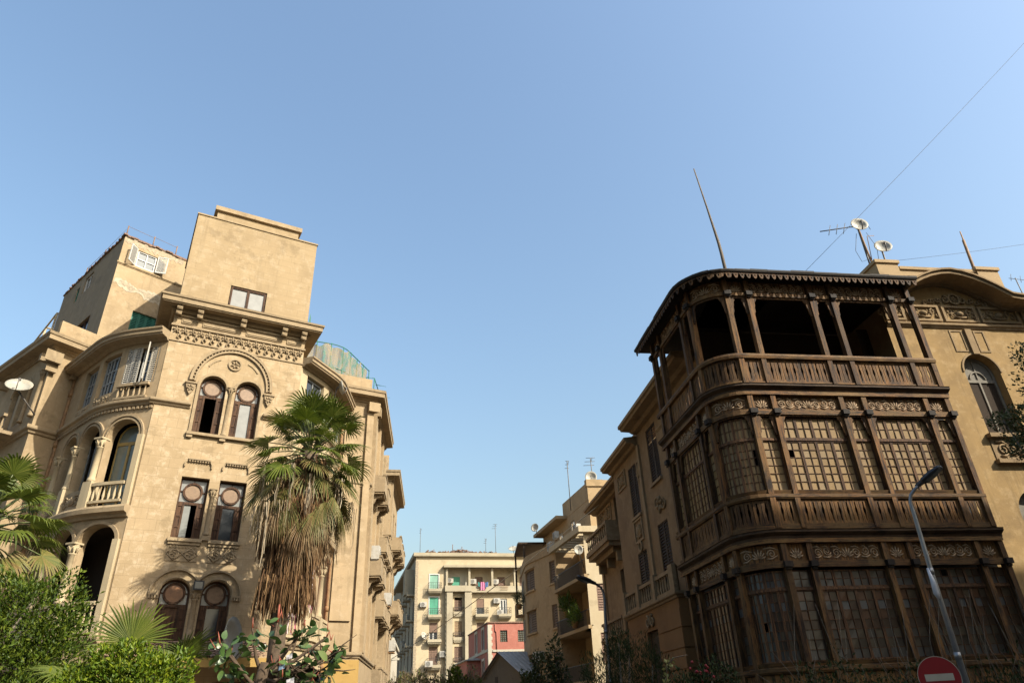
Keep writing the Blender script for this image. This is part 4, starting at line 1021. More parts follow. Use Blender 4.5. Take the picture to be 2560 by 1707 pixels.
for f in range(4):
    z = mz(f)
    shutters(MBK, MP, c1 - 6.05, c1 - 4.85, z + .78, z + 2.35, -.16, 'louvre_brown', 1, 'blind', .18); shutters(MBK, MP, c1 - 4.85, c1 - 3.65, z + .78, z + 2.35, -.16, 'louvre_brown', 1, 'blind', .18)
    mb = MB(MP); mb.box(c1 - 6.2, c1 - 3.5, 0, .14, z + .6, z + .73); mb.box(c1 - 6.2, c1 - 3.5, 0, .1, z + 2.42, z + 2.52); mb.box(c1 - 1.05, c1 + .02, 0, .1, z + .56, z + .68); part('sill', mb, 'tan_plaster', MBK)
    window(MBK, MP, c1 - 9.55, c1 - 8.75, z + .5, z + 2.2, -.1, 'white_paint', 'dark_glass', 2, 1)
    shutters(MBK, MP, c1 - 10.0, c1 - 9.6, z + .5, z + 2.2, .03, 'louvre_white', 1); shutters(MBK, MP, c1 - 8.7, c1 - 8.3, z + .5, z + 2.2, .03, 'louvre_white', 1)
    shutters(MBK, MP, c1 - .93, c1 - .07, z + .72, z + 2.33, -.12, 'louvre_brown', 1, 'blind', .18)
    if f < 3: shutters(MBK, MP, c1 + 3.2, c1 + 4.6, z + .1, z + 2.3, -2.0, 'louvre_brown', 2)
    mb = MB(MP); mb.box(c1, c0 + .02, -1.9, .25, z - .22, z); part('balcony_slab', mb, 'tan_plaster' if f else 'tan_plaster', MBK)
    mb = MB(MP)
    for x in [c1 + .1 + .16 * k for k in range(int(6.7 / .16))]: mb.box(x - .012, x + .012, .12, .145, z, z + .95)
    mb.box(c1 + .05, c0, .1, .16, z + .95, z + 1.0)
    if f == 3: mb.box(c1 + .05, c0, .06, .1, z, z + .95)
    part('railing', mb, 'rail_iron', MBK)
mb = MB(MP)                                                            # slatted roof over the top balcony
for k in range(9): mb.box(c1 + .1 + .8 * k, c1 + .35 + .8 * k, -1.9, .2, 12.95, 13.2)
mb.box(c1, c0 + 1.6, .2, .45, 12.9, 13.3); mb.box(c0 - .0, c0 + 1.6, -2.2, .2, 13.02, 13.28); part('balcony_canopy', mb, 'pale_plaster', MBK)
mb = MB(MP); mb.box(0, c1, -.4, .08, 13.0, 13.7); mb.box(0, c1, -8, -.4, 13.0, 13.1); mb.box(c1, MP.L, -8, -2, 13.1, 13.2); part('parapet', mb, 'tan_plaster', MBK)
RP_ = Path([(2.0, 61.5), (5.15, 50.0), (8.5, 50.6)]); k0 = RP_.s[1]
mb = MB(RP_); mb.wall(rect(0, k0, 13, 15.6), [rect(k0 - 4.4, k0 - 3.5, 13.3, 15.0), rect(k0 - 7.5, k0 - 6.6, 13.3, 14.8)], 0, .2, rim=False); mb.box(k0 - 6, k0, -.3, .02, 15.6, 16.9); mb.box(0, k0 - 5.2, -.5, .9, 15.5, 15.75); mb.wall(rect(k0, RP_.L, 13, 17.1), [], 0, .2, rim=False); mb.box(k0 - .3, k0 + 1.2, -.3, .1, 16.6, 17.1)
part('rooftop_flat', mb, 'tan_plaster', MBK)
for a in (k0 - 4.4, k0 - 7.5): shutters(MBK, RP_, a, a + .9, 13.3, 15.0 if a > k0 - 5 else 14.8, -.1, 'louvre_white', 2)
mb = MB(MP); mb.box(.2, 5.6, -2.6, .6, 14.85, 15.0); mb.box(.2, .35, .4, .55, 9.6, 14.85); mb.box(5.3, 5.45, .0, .15, 13.7, 14.85); mb.box(2.6, 2.75, -2, -1.85, 13.1, 14.85); part('roof_pergola', mb, 'shutter_timber', MBK)
mb = MB(MP); mb.box(.3, 1.9, 0, .75, 3.6, 3.75); [mb.box(.35 + .15 * k, .37 + .15 * k, .7, .72, 3.75, 4.6) for k in range(10)]; mb.box(.3, 1.9, 0, .7, 9.5, 9.6); mb.box(.3, 1.9, .6, .72, 9.6, 10.5); part('end_balcony', mb, 'tan_plaster', MBK)
mb = MB(); prism_xy(mb, [(.4, 66), (1.2, 60.5), (4.6, 56.8), (6.2, 51.2), (9, 51.6), (9, 70), (0.4, 70)], 0, 12.9); part('rear_block', mb, 'tan_plaster', MBK)

# ------------------------------------------------------------------ pale block closing the street
FB = thing('street_end_building', 'pale yellow apartment block closing the street, with recessed top balconies and two green shades', 'building', (-6, 100, 0))
FP = Path([(-14.4 - 33 * .259, 96 + 33 * .966), (-14.4, 96), (-14.4 + 24 * .9716, 96 + 24 * .2368)]); f0 = FP.s[1]
X = lambda s: f0 + s
holes = []
def fwin(s0, s1, z0, z1): holes.append(rect(X(s0), X(s1), z0, z1)); return (s0, s1, z0, z1)
LW = [fwin(1.9, 3.1, 17.0, 19.15), fwin(1.9, 3.15, 13.7, 16.25), fwin(1.95, 3.05, 10.7, 13.05), fwin(1.95, 3.1, 7.8, 10.15)]
CW = [fwin(5.27, 6.33, 14.2, 16.2), fwin(5.3, 6.33, 11.0, 13.2), fwin(5.27, 6.36, 7.9, 10.1)]
RW = [fwin(s, s + 1.05, z, z + 2.3) for s in (8.28, 11.47, 14.7, 17.9) for z in (13.7, 10.7, 7.7)]
logg = rect(X(4.2), X(20), 17.6, 20.0); holes.append(logg)
mb = MB(FP); mb.wall(rect(f0, FP.L, 0, 21.6), holes, 0, .3, rim=False); part('front_wall', mb, 'pale_plaster', FB)
mb = MB(FP); mb.wall(rect(X(4.0), X(20.2), 16.9, 20.2), [rect(X(s), X(s + 1.1), 17.1, 19.0) for s in (5.05, 8.25, 11.42, 14.6, 17.8)], -.9, .2, rim=False)
mb.box(X(4.2), X(20), -.9, -.3, 16.9, 17.0); mb.box(X(4.2), X(20), -1.5, -.3, 20.0, 20.1); mb.quad((X(4.2), 0, 17), (X(4.2), -1.5, 17), (X(4.2), -1.5, 20), (X(4.2), 0, 20))
part('loggia_wall', mb, 'pale_plaster', FB); mb = MB(FP); mb.box(X(4.3), X(7.2), -.89, -.86, 17.0, 19.98); part('loggia_panel', mb, 'white_wall', FB)
mb = MB(FP); mb.sheet(rect(f0 + .1, FP.L, 0, 21), -1.8); part('inner_wall', mb, 'interior_shade', FB)
mb = MB(FP)
for s in (4.2, 7.3, 10.5, 13.7, 16.9): mb.box(X(s) - .14, X(s) + .14, -.3, .3, 17.6, 20.0)
mb.box(X(3.7), X(20.3), -.3, .75, 20.0, 20.3); mb.box(X(3.9), X(7.5), 0, .85, 16.85, 17.6); mb.box(X(7.5), X(20), 0, .4, 16.85, 17.6); mb.box(X(7.5), X(20.2), .4, .65, 16.75, 16.95)
mb.box(X(4.15), X(4.95), 0, .72, 0, 16.85); mb.box(X(6.6), X(7.45), 0, .72, 0, 16.85)
for k in range(60): mb.box(X(4.02), X(4.15), 0, .62 if k % 2 else .5, .28 * k, .28 * k + .28); mb.box(X(7.45), X(7.58), 0, .6 if k % 2 else .5, .28 * k, .28 * k + .28)
for z in (16.2, 13.5, 10.4): mb.box(X(4.95), X(6.6), 0, .12, z + .25, z + .4)
part('pilaster', mb, 'concrete_trim', FB)
mb = MB(FP); mb.sweep([(-.4, 21.5), (.35, 21.5), (.4, 21.6), (.4, 22.0), (-.4, 22.0)], 0, FP.L); part('cornice', mb, 'concrete_trim', FB)
mb = MB(FP)
for k in range(75): mb.box(X(.0), X(.35 if k % 2 else .28), 0, .06, .28 * k + .01, .28 * k + .27); mb.box(f0 - (.28 if k % 2 else .35), f0, 0, .06, .28 * k + .01, .28 * k + .27)
part('quoin', mb, 'scar_stone', FB)
mats = ['shade_pale_green', 'shade_green', 'blind_brown', 'blind_brown']
for (s0, s1, z0, z1), m in zip(LW, mats):
    if m == 'blind_brown' and z0 == 10.7:
        window(FB, FP, X(s0), X(s1), z0, z1, -.2, 'white_paint', 'dark_glass', 2, 1, .1, .12); p = MB(FP); p.box(X(s0) + .05, X(s1) - .05, -.12, -.06, z0 + 1.2, z1); part('blind', p, 'blind_brown', FB)
    elif m.startswith('shade'):
        mb = MB(FP); bars(mb, X(s0 - .12), X(s1 + .12), z0, z1 + .12, -.02, .14, 1, 1, th=.14); part('window', mb, 'white_paint', FB); p = MB(FP); p.box(X(s0), X(s1), -.12, -.05, z0, z1); part('blind', p, m, FB)
    else: shutters(FB, FP, X(s0), X(s1), z0, z1, -.12, m, 3, 'shutter', .2)
for i, (s0, s1, z0, z1) in enumerate(CW): shutters(FB, FP, X(s0), X(s1), z0 + .3, z1 - (.35 if i == 0 else 0), -.12, 'blind_tan' if i == 1 else 'blind_brown', 3 if i != 1 else 1, 'shutter', .18)
for i, (s0, s1, z0, z1) in enumerate(RW):
    if i % 3 == 0 and s0 < 10: window(FB, FP, X(s0), X(s1), z0, z1, -.2, 'white_paint', 'dark_glass', 2, 2); p = MB(FP); p.box(X(s0) + .05, X(s1) - .05, -.12, -.06, z0 + 1.2, z1); part('blind', p, 'blind_brown', FB)
    elif s0 > 11 and s0 < 12 and z0 > 13: window(FB, FP, X(s0), X(s1), z0, z1, -.15, 'white_paint', 'dark_glass', 2, 1, .2, .15)
    else: shutters(FB, FP, X(s0), X(s1), z0, z1, -.12, 'blind_brown', 2, 'shutter', .2)
p = MB(FP); p.box(X(5.07), X(6.15), -1.0, -.84, 17.0, 19.0); part('blind', p, 'shade_green', FB)
for s in (8.25, 11.42, 14.6, 17.8): shutters(FB, FP, X(s), X(s + 1.1), 17.0, 19.0, -1.0, 'blind_brown', 2, 'shutter', .2)
def fbalc(s0, s1, z, d=.8, curved=True, rail='rail_iron', zt=1.0):
    mb = MB(FP)
    for k, (dd, zz) in enumerate(((d * .6, -.42), (d * .85, -.28), (d, -.12))): mb.box(X(s0 + .1 - .05 * k), X(s1 - .1 + .05 * k), 0, dd, z + zz, z + zz + (.14 if k < 2 else .35))
    part('balcony', mb, 'concrete_trim', FB)
    mb = MB(FP)
    for h in (.45, .7, zt): mb.box(X(s0 + .04), X(s1 - .04), d - .06, d - .02, z + h - .02, z + h + .02); mb.box(X(s0 + .04), X(s0 + .08), 0, d - .06, z + h - .02, z + h + .02); mb.box(X(s1 - .08), X(s1 - .04), 0, d - .06, z + h - .02, z + h + .02)
    for k in range(7): x = s0 + .06 + (s1 - s0 - .12) * k / 6; mb.box(X(x) - .015, X(x) + .015, d - .055, d - .025, z + .2, z + zt)
    part('railing', mb, rail, FB)
for z in (17.0, 13.75, 10.75, 7.75): fbalc(1.68, 3.48, z, .75)
for z in (14.0, 10.85, 7.8): fbalc(5.1, 6.5, z + .15, .3, zt=.8)
for s in (8.0, 11.15, 14.4):
    for z in (13.75, 10.6, 7.5): fbalc(s, s + 1.8, z, .9)
mb = MB(FP)
for s in (5.3, 8.5, 11.7, 14.9):
    for h in (17.7, 17.9, 18.1): mb.box(X(s - .1), X(s + .95), .52, .55, h - .55, h - .5)
part('railing', mb, 'rust_pipe', FB)
mb = MB(FP)                                                            # shaded side along the street
sh = [rect(f0 - 2.6 - 4.6 * k, f0 - 1.4 - 4.6 * k, z, z + 2.2) for k in range(6) for z in (16.9, 13.7, 10.6, 7.5)]
mb.wall(rect(0, f0, 0, 21.6), sh, 0, .3, rim=False); part('side_wall', mb, 'concrete_trim', FB)
for q in sh: shutters(FB, FP, q[0][0], q[1][0], q[0][1], q[2][1], -.12, 'blind_brown' if rnd.random() < .7 else 'louvre_white', 2, 'shutter', .3)
for k in range(6):
    for z in (16.8, 13.55, 10.45, 7.35):
        mb = MB(FP); a = f0 - 2.9 - 4.6 * k; mb.box(a, a + 1.9, 0, 1.0, z - .2, z); mb.box(a, a + 1.9, .92, 1.0, z, z + (.8 if (k + int(z)) % 2 else .3)); part('balcony', mb, 'concrete_trim', FB)
mb = MB(FP); mb.box(f0 - 20, f0 - 2, 0, 1.3, 19.9, 20.2); mb.box(f0 - 4, f0 - 2, 0, 1.25, 16.9, 19.9); part('side_canopy', mb, 'concrete_trim', FB)
mb = MB(); prism_xy(mb, [(-14.0 + .5, 97.6), (9, 103.2), (2, 134), (-22, 128)], 0, 21.5); part('rear_block', mb, 'concrete_trim', FB)

# ------------------------------------------------------------------ red house, its lean-to, the shed and a pale block
RH = thing('red_house', 'red painted house with pale corner quoins in front of the pale yellow block', 'house', (-2, 78, 0))
RPh = Path([(-6.6, 86.5), (-3.7, 74.9), (4.0, 77.1)]); r0 = RPh.s[1]
mb = MB(RPh); rw = [rect(r0 + 1.23, r0 + 2.0, 8.45, 9.55), rect(r0 + 3.1, r0 + 3.9, 8.45, 9.55), rect(r0 + 5, r0 + 5.8, 8.45, 9.55)] + [rect(r0 - 3.4 - 4 * k, r0 - 2.2 - 4 * k, z, z + 1.9) for k in (0, 1) for z in (8.0, 5.0)]
mb.wall(rect(0, RPh.L, 0, 10.25), rw, 0, .25, rim=False); part('wall', mb, 'red_paint', RH)
mb = MB(RPh); mb.sheet(rect(.2, RPh.L, 0, 10), -.6); part('inner_wall', mb, 'interior_shade', RH)
for q in rw[:3]: window(RH, RPh, q[0][0], q[1][0], q[0][1], q[2][1], -.1, 'brown_frame', 'curtain_glass', 3, 5, .06, .03)
for q in rw[3:]: window(RH, RPh, q[0][0], q[1][0], q[0][1], q[2][1], -.1, 'white_paint', 'dark_glass', 2, 2)
mb = MB(RPh)
for k in range(36): mb.box(r0, r0 + (.42 if k % 2 else .32), 0, .05, .28 * k, .28 * k + .28); mb.box(r0 - .25, r0, 0, .05, .28 * k, .28 * k + .28)
mb.box(0, r0 - .25, 0, .08, 7.6, 7.85); mb.box(r0 + .42, RPh.L, 0, .1, 7.55, 7.75)
for q in rw[3:]: mb.prism(rect(q[0][0] - .18, q[1][0] + .18, q[0][1] - .18, q[2][1] + .25), 0, .06, [rect(q[0][0] - .02, q[1][0] + .02, q[0][1] - .02, q[2][1] + .02)])
part('quoin', mb, 'white_wall', RH)
mb = MB(RPh); mb.sweep([(-4, 10.24), (.1, 10.24), (.1, 10.36), (-4, 10.4)], 0, RPh.L); part('roof', mb, 'brick_edge', RH)
mb = MB(RPh); mb.tube([(r0 + .85, .06, 7.5), (r0 + .85, .06, 9.4), (r0 + .7, .06, 9.5), (r0 + .7, .06, 10.2)], .05, 5); part('drainpipe', mb, 'red_paint', RH)
RL_ = thing('red_lean_to', 'low dark red lean-to with a tin roof beside the red house', 'lean-to', (-6.3, 84, 0))
lp = Path([(-8.1, 86.0), (-6.2, 79.0), (-4.6, 79.4)]); l0 = lp.s[1]
mb = MB(lp); mb.wall(rect(0, lp.L, 0, 7.1), [], 0, .2, rim=False); mb.box(l0 + .02, l0 + .3, 0, .05, 0, 7.0); part('wall', mb, 'red_paint', RL_)
mb = MB(lp); mb.sweep([(-3, 7.6), (.3, 7.1), (.3, 7.2), (-3, 7.7)], -.2, lp.L + .3); part('roof', mb, 'tin_roof', RL_)
SHD = thing('gabled_shed', 'grey gabled shed with a pale corrugated roof below the red house', 'shed', (-.5, 62, 0))
Lg, Rg, Ap = Vector((-4.0, 65.9)), Vector((-.13, 58.0)), Vector((-2.07, 61.95)); rd = Vector((.90, .44))
mb = MB(); mb.F([mb.P(p) for p in ((Lg.x, Lg.y, 0), (Rg.x, Rg.y, 0), (Rg.x, Rg.y, 4.5), (Ap.x, Ap.y, 6.45), (Lg.x, Lg.y, 4.5))])
e2 = Rg + rd * 12; mb.quad((Rg.x, Rg.y, 0), (e2.x, e2.y, 0), (e2.x, e2.y, 4.5), (Rg.x, Rg.y, 4.5)); part('gable_wall', mb, 'grey_gable', SHD)
mb = MB(); gp = Path([(Lg.x, Lg.y), (Rg.x, Rg.y)]); mb = MB(gp); mb.box(3.2, 3.7, -.1, .03, 3.0, 4.7); part('shutter', mb, 'shutter_timber', SHD)
mb = MB(); n = 60
ov = (Rg - Ap).normalized() * .35
rows = []
for i in range(n + 1):
    o = rd * (-.3 + 12 * i / n); zz = .05 * (i % 2)
    A_, B_ = Ap + o, Rg + o + ov; rows.append([(A_.x, A_.y, 6.5 + zz), (B_.x, B_.y, 4.4 + zz)])
mb.loft(rows, closed=False); rows = []
for i in range(n + 1):
    o = rd * (-.3 + 12 * i / n); zz = .05 * (i % 2); A_, B_ = Ap + o, Lg + o; rows.append([(A_.x, A_.y, 6.5 + zz), (B_.x, B_.y, 4.45 + zz)])
mb.loft(rows, closed=False); part('roof', mb, 'tin_roof', SHD)
CBK = thing('cream_street_block', 'narrow cream house front with a balcony glimpsed past the end of the corner building', 'building', (-12.5, 74, 0))
cp = Path([(-16, 71.0), (-12.9, 71.8), (-14.6, 85)]); k1 = cp.s[1]
mb = MB(cp); mb.wall(rect(0, cp.L, 0, 8.9), [rect(k1 - 1.1, k1 - .4, 4.6, 6.6), rect(k1 - 1.1, k1 - .4, 1, 3)], 0, .2, rim=False); mb.box(0, cp.L, -.3, .2, 8.7, 8.95); mb.box(k1 - 1.6, k1, 0, .8, 6.9, 7.1); part('wall', mb, 'white_wall', CBK)
window(CBK, cp, k1 - 1.1, k1 - .4, 4.6, 6.6, -.1, 'white_paint', 'dark_glass', 2, 2); window(CBK, cp, k1 - 1.1, k1 - .4, 1, 3, -.1, 'white_paint', 'dark_glass', 2, 2)
mb = MB(); prism_xy(mb, [(-16, 72.3), (-13.4, 73), (-15, 85), (-18, 85)], 0, 8.6); part('rear_block', mb, 'white_wall', CBK)
# block across the square whose shadow lies on the villa (behind the viewer, outside the frame)
SQ = thing('square_apartment_block', 'plain beige apartment block across the square, behind the viewer', 'building', (44, 0, 0))
sp = Path([(26.5, 3.8), (26.5 + 36 * .989, 3.8 + 36 * .148)][::-1])
mb = MB(sp); mb.wall(rect(0, sp.L, 0, 26.0), [rect(1.2 + 2.9 * i, 2.7 + 2.9 * i, 2 + 3.4 * j, 3.9 + 3.4 * j) for i in range(12) for j in range(7)], 0, .25, rim=False); mb.sheet(rect(0, sp.L, 0, 25.8), -.5)
mb.box(0, sp.L, -14, 0, 25.95, 26.3); mb.quad((0, 0, 0), (0, -14, 0), (0, -14, 25.9), (0, 0, 25.9)); mb.quad((sp.L, 0, 0), (sp.L, -14, 0), (sp.L, -14, 25.9), (sp.L, 0, 25.9)); mb.quad((0, -14, 0), (sp.L, -14, 0), (sp.L, -14, 25.9), (0, -14, 25.9)); part('wall', mb, 'sand_plaster', SQ)
sp = Path([(22, -30), (-70, -30)])
SR = thing('sky_fill_blocker', 'long plain unseen block added behind the viewer to hold back sky light', 'building', (-24, -36, 0))  # unseen block added to hold back sky light and deepen the contrast
mb = MB(sp); mb.wall(rect(0, sp.L, 0, 25), [rect(1.2 + 3.2 * i, 2.7 + 3.2 * i, 2 + 3.4 * j, 3.9 + 3.4 * j) for i in range(28) for j in range(6)], 0, .25, rim=False); mb.sheet(rect(0, sp.L, 0, 25), -.5); mb.box(0, sp.L, -12, 0, 24.9, 25.2); part('wall', mb, 'grey_plaster', SR)
# ------------------------------------------------------------------ rooftop and street things
simple('dish_white', (.50, .47, .39), .55, var=.2, scale=3, dirt=(.45, .36, .24))
simple('steel', (.33, .34, .35), .38, .7, var=.25, scale=4)
simple('dull_pole', (.20, .18, .16), .6, .2, var=.3)
simple('mast_wood', (.22, .17, .12), .8, var=.35)
simple('ac_white', (.60, .57, .50), .6, var=.15, dirt=(.4, .33, .22))
simple('ac_grille', (.10, .10, .10), .6)
simple('cable', (.10, .10, .11), .7)
simple('rope', (.75, .66, .5), .8)
simple('lens', (.17, .18, .16), .25)
simple('lamp_black', (.03, .03, .032), .5)
simple('sign_red', (.27, .008, .010), .45, var=.1)
simple('sign_white', (.50, .45, .35), .5, var=.15)
def dish(name, label, pos, az, el, r, base, group='satellite dishes on the roofs', pole=True):
    """reflector, feed arm with head, mount and pole; pos is the centre of the reflector"""
    t = thing(name, label, 'satellite dish', base, group)
    P = Vector(pos); d = Vector((math.sin(R(az)) * math.cos(R(el)), math.cos(R(az)) * math.cos(R(el)), math.sin(R(el))))
    q = d.to_track_quat('Z', 'Y').to_matrix(); tf = lambda a, b, c: tuple(P + q @ Vector((a, b, c)))
    mb = MB(tf); n = 24
    prof = [(0.02, 0), (r * .4, .035 * r / .5), (r * .75, .125 * r / .5), (r, .22 * r / .5)]
    mb.loft([[(a * math.cos(2 * math.pi * k / n), a * 1.08 * math.sin(2 * math.pi * k / n), c) for k in range(n)] for a, c in prof] + [[(a * math.cos(2 * math.pi * k / n), a * 1.08 * math.sin(2 * math.pi * k / n), c - .025) for k in range(n)] for a, c in reversed(prof)], smooth=True)
    part('reflector', mb, 'dish_white', t)
    mb = MB(tf); mb.tube([(0, -r * 1.08, .2 * r / .5), (0, -r * .62, r * .9), (0, -r * .2, r * 1.12)], .022, 5); mb.tube([(0, -r * .22, r * 1.05), (0, -r * .1, r * .85)], .055, 6); part('feed_arm', mb, 'dull_pole', t)
    mb = MB(); b = Vector(base); k = P - d * .1; mb.tube([tuple(b), (b.x * .5 + k.x * .5, b.y * .5 + k.y * .5, (b.z + k.z) / 2), tuple(k)], .035, 6); mb.tube([tuple(k), tuple(P)], .08, 6); part('pole', mb, 'dull_pole', t)
    return t
dish('satellite_dish', 'large pale dish fixed outside the left wing of the corner building', (-22.7, 28.0, 15.75), 150, 42, .54, (-22.4, 29.1, 14.9))
dish('satellite_dish', 'dish half hidden behind the top of the tall palm', (-9.15, 32.3, 17.15), 70, 12, .36, (-9.5, 32.6, 16.3))
dish('satellite_dish', 'upright grey dish standing at the edge of the tiled porch roof', (-10.75, 26.5, 4.55), 95, 8, .68, (-11.2, 26.9, 3.9))
dish('satellite_dish', 'dish on the taller rooftop mast of the villa, next to the long aerial', (13.53, 21.2, 17.73), 185, 14, .31, (13.62, 21.5, 15.0))
dish('satellite_dish', 'dish low on the villa roof pier, right of the taller mast', (14.23, 21.35, 16.76), 190, 18, .31, (14.25, 21.5, 15.9))
dish('satellite_dish', 'dish on the highest roof edge of the balcony apartment building', (5.55, 50.6, 17.4), 185, 14, .45, (5.6, 50.9, 16.8))
dish('satellite_dish', 'dish hung at the end of the top floor balcony of the balcony apartment building', (4.0, 48.9, 11.75), 180, 8, .32, (4.3, 49.1, 10.6))
dish('satellite_dish', 'dish beside the roof pergola at the rounded end of the balcony apartment building', (1.25, 57.0, 15.35), 200, 12, .33, (1.4, 57.4, 14.9))
dish('satellite_dish', 'large dish on the roof of the pale block at the end of the street', (-1.1, 100.5, 22.75), 185, 55, .7, (-1.1, 100.9, 22.0))
dish('satellite_dish', 'small dish low on the roof of the pale block at the end of the street', (.4, 101.0, 22.5), 190, 30, .32, (.4, 101.3, 22.0))
dish('satellite_dish', 'dark dish on the front wall of the pale block beside a lower balcony', (-13.2, 95.9, 11.4), 130, 20, .45, (-13.1, 96.35, 11.0))
def pole_thing(name, label, cat, pts, r, mat, n=6, group=None):
    mb = MB(); mb.tube(pts, r, n); return solo(name, mb, mat, label, cat, pts[0], group)
pole_thing('roof_mast', 'tall thin wooden mast rising from the curved roof of the timber bay', 'mast', [(7.46, 19.59, 13.9), (7.45, 19.59, 15.6), (7.43, 19.59, 16.1), (7.3, 19.57, 17.6), (7.12, 19.54, 19.5)], [.065, .06, .055, .035, .022], 'mast_wood')
pole_thing('roof_post', 'short rusty pole beside the pediment on the villa roof', 'pole', [(17.79, 21.94, 14.6), (17.79, 21.94, 16.05), (17.87, 21.95, 17.4), (17.89, 21.96, 17.45), (17.9, 21.96, 17.85)], [.06, .06, .055, .03, .02], 'rust_pipe')
AE = thing('rooftop_aerial', 'long horizontal television aerial on the taller rooftop mast of the villa', 'aerial', (13.6, 21.3, 15.9))
mb = MB(); mb.tube([(11.95, 21.1, 17.5), (13.2, 21.25, 17.76), (14.0, 21.36, 17.85)], .022, 5); part('boom', mb, 'dull_pole', AE)
for a, b in (((12.43, 21.14, 17.8), (12.23, 21.1, 17.3)), ((12.75, 21.19, 17.87), (12.55, 21.15, 17.37)), ((13.08, 21.24, 17.95), (12.86, 21.2, 17.42)), ((13.94, 21.37, 18.15), (14.06, 21.38, 17.7))):
    mb = MB(); mb.tube([a, b], .012, 4); part('element', mb, 'dull_pole', AE)
mb = MB(); mb.tube([(13.66, 21.3, 14.9), (13.6, 21.3, 16.4), (13.56, 21.3, 17.7)], [.05, .04, .03], 6); mb.tube([(13.62, 21.25, 16.2), (13.75, 21.25, 17.3), (14.1, 21.38, 17.4)], .015, 4); part('mast', mb, 'rust_pipe', AE)
mb = MB(); mb.tube([(13.35, 21.2, 17.4), (13.1, 21.2, 16.6), (13.2, 21.2, 16.1), (13.5, 21.2, 16.2), (13.6, 21.2, 16.0)], .01, 4); mb.tube([(13.8, 21.3, 17.5), (14.0, 21.3, 16.8), (13.9, 21.3, 16.2)], .01, 4); part('lead', mb, 'cable', AE)
def cable(label, pts, r, mat='cable', name='overhead_cable', sag=.0, n=16):
    a, b = Vector(pts[0]), Vector(pts[1])
    mb = MB(); mb.tube([tuple(a.lerp(b, k / n) - Vector((0, 0, sag * 4 * (k / n) * (1 - k / n)))) for k in range(n + 1)], r, 5); solo(name, mb, mat, label, 'cable', pts[0])
cable('thin dark cable climbing from the timber bay roof to the upper right of the sky', [(10.0, 20.78, 14.8), (54.0, 16.98, 57.2)], .007, sag=.9)
cable('thin cable running level from the villa roof pier past the short rusty pole', [(14.67, 21.48, 16.27), (38.0, 25.0, 22.2)], .006, sag=.5)
cable('pale rope slung across the street from the villa eaves to the corner building', [(4.55, 38.6, 12.1), (-12.45, 68.9, 6.8)], .028, 'rope', 'street_rope', .3, 24)
mb = MB(); mb.tube([(19.4, 22.2, 14.4), (19.4, 22.2, 15.72)], .02, 5); mb.tube([(19.15, 22.2, 15.72), (19.75, 22.2, 15.6)], .012, 4); mb.tube([(19.2, 22.2, 15.6), (19.3, 22.2, 15.9)], .01, 4); mb.tube([(19.55, 22.2, 15.5), (19.62, 22.2, 15.8)], .01, 4)
solo('small_aerial', mb, 'dull_pole', 'small aerial at the right end of the villa roof', 'aerial', (19.4, 22.2, 14.4))
def aerial(label, x, y, z0, z1, w):
    mb = MB(); mb.tube([(x, y, z0), (x, y, z1)], .035, 5)
    for k, zz in enumerate((z1, z1 - .3, z1 - .6)): mb.tube([(x - w * (.6 + .2 * k), y, zz), (x + w * (.6 - .1 * k), y, zz)], .02, 4)
    mb.tube([(x + .1, y - .3, z1 - .1), (x + .1, y + .5, z1 - .1)], .02, 4)
    solo('mast_aerial', mb, 'dull_pole', label, 'aerial', (x, y, z0))
aerial('tall thin aerial mast on the roof step of the balcony apartment building', 4.0, 52.9, 15.6, 19.6, .22)
aerial('thin aerial seen above the villa eaves on the roof of the balcony apartment building', 5.75, 51.5, 16.9, 19.3, .6)
aerial('aerial with a bent top on the roof of the pale block at the street end', -3.6, 99.4, 22, 26.3, .5)
aerial('small aerial on the middle of the pale block roof at the street end', -5.0, 99.0, 22, 24.2, .3)
aerial('thin twin aerial at the left corner of the pale block roof', -14.2, 98.0, 22, 25.8, .2)
def ac(label, pos, yaw, s=1.0, group='air conditioners on the facades'):
    t = thing('air_conditioner', label, 'air conditioner', pos, group)
    c = Vector(pos); e = Vector((math.cos(R(yaw)), math.sin(R(yaw)), 0)); n = Vector((math.sin(R(yaw)), -math.cos(R(yaw)), 0))
    tf = lambda a, b, z: tuple(c + e * a * s + n * b * s + Vector((0, 0, z * s)))
    mb = MB(tf); mb.tf = type('T', (), {'samples': lambda self, a, b: [a, b], '__call__': lambda self, a, b, z: tf(a, b, z)})()
    X_ = mb.tf
    mb.box(-.45, .45, 0, .38, 0, .62); mb.box(-.4, .4, .0, .32, -.06, 0); part('case', mb, 'ac_white', t)
    m2 = MB(X_); m2.prism(ellp(-.1, .31, .25, .25, 16), .381, .395); part('grille', m2, 'ac_grille', t)
    m2 = MB(X_)
    for k in range(5): m2.box(-.34, .14, .397, .41, .1 + .1 * k, .13 + .1 * k)
    m2.band(-.1, .31, .25, .28, .38, .41, 0, 359.9, 16); part('fan_guard', m2, 'ac_white', t)
    m2 = MB(X_); m2.box(-.38, -.32, -.05, .36, -.12, -.06); m2.box(.32, .38, -.05, .36, -.12, -.06); part('bracket', m2, 'rust_pipe', t)
    return t
ac('air conditioner on the street front just right of the tall palm, nearest of that row', (-8.25, 38.6, 9.55), 97, 1.15)
ac('air conditioner farther along the street front of the corner building', (-9.35, 48.5, 8.6), 97, 1.2)
ac('air conditioner on a lower floor beside the far white balcony of the corner building', (-9.6, 52.4, 6.1), 97, 1.1)
ac('air conditioner on the roof terrace of the balcony apartment building', (2.55, 55.4, 13.15), -75, 1.0)
ac('second air conditioner just behind it on the roof terrace', (2.9, 54.0, 13.75), -75, .8)
ac('air conditioner under white shutters on the rounded end of the balcony apartment building', (1.15, 58.0, 5.4), -60, 1.1)
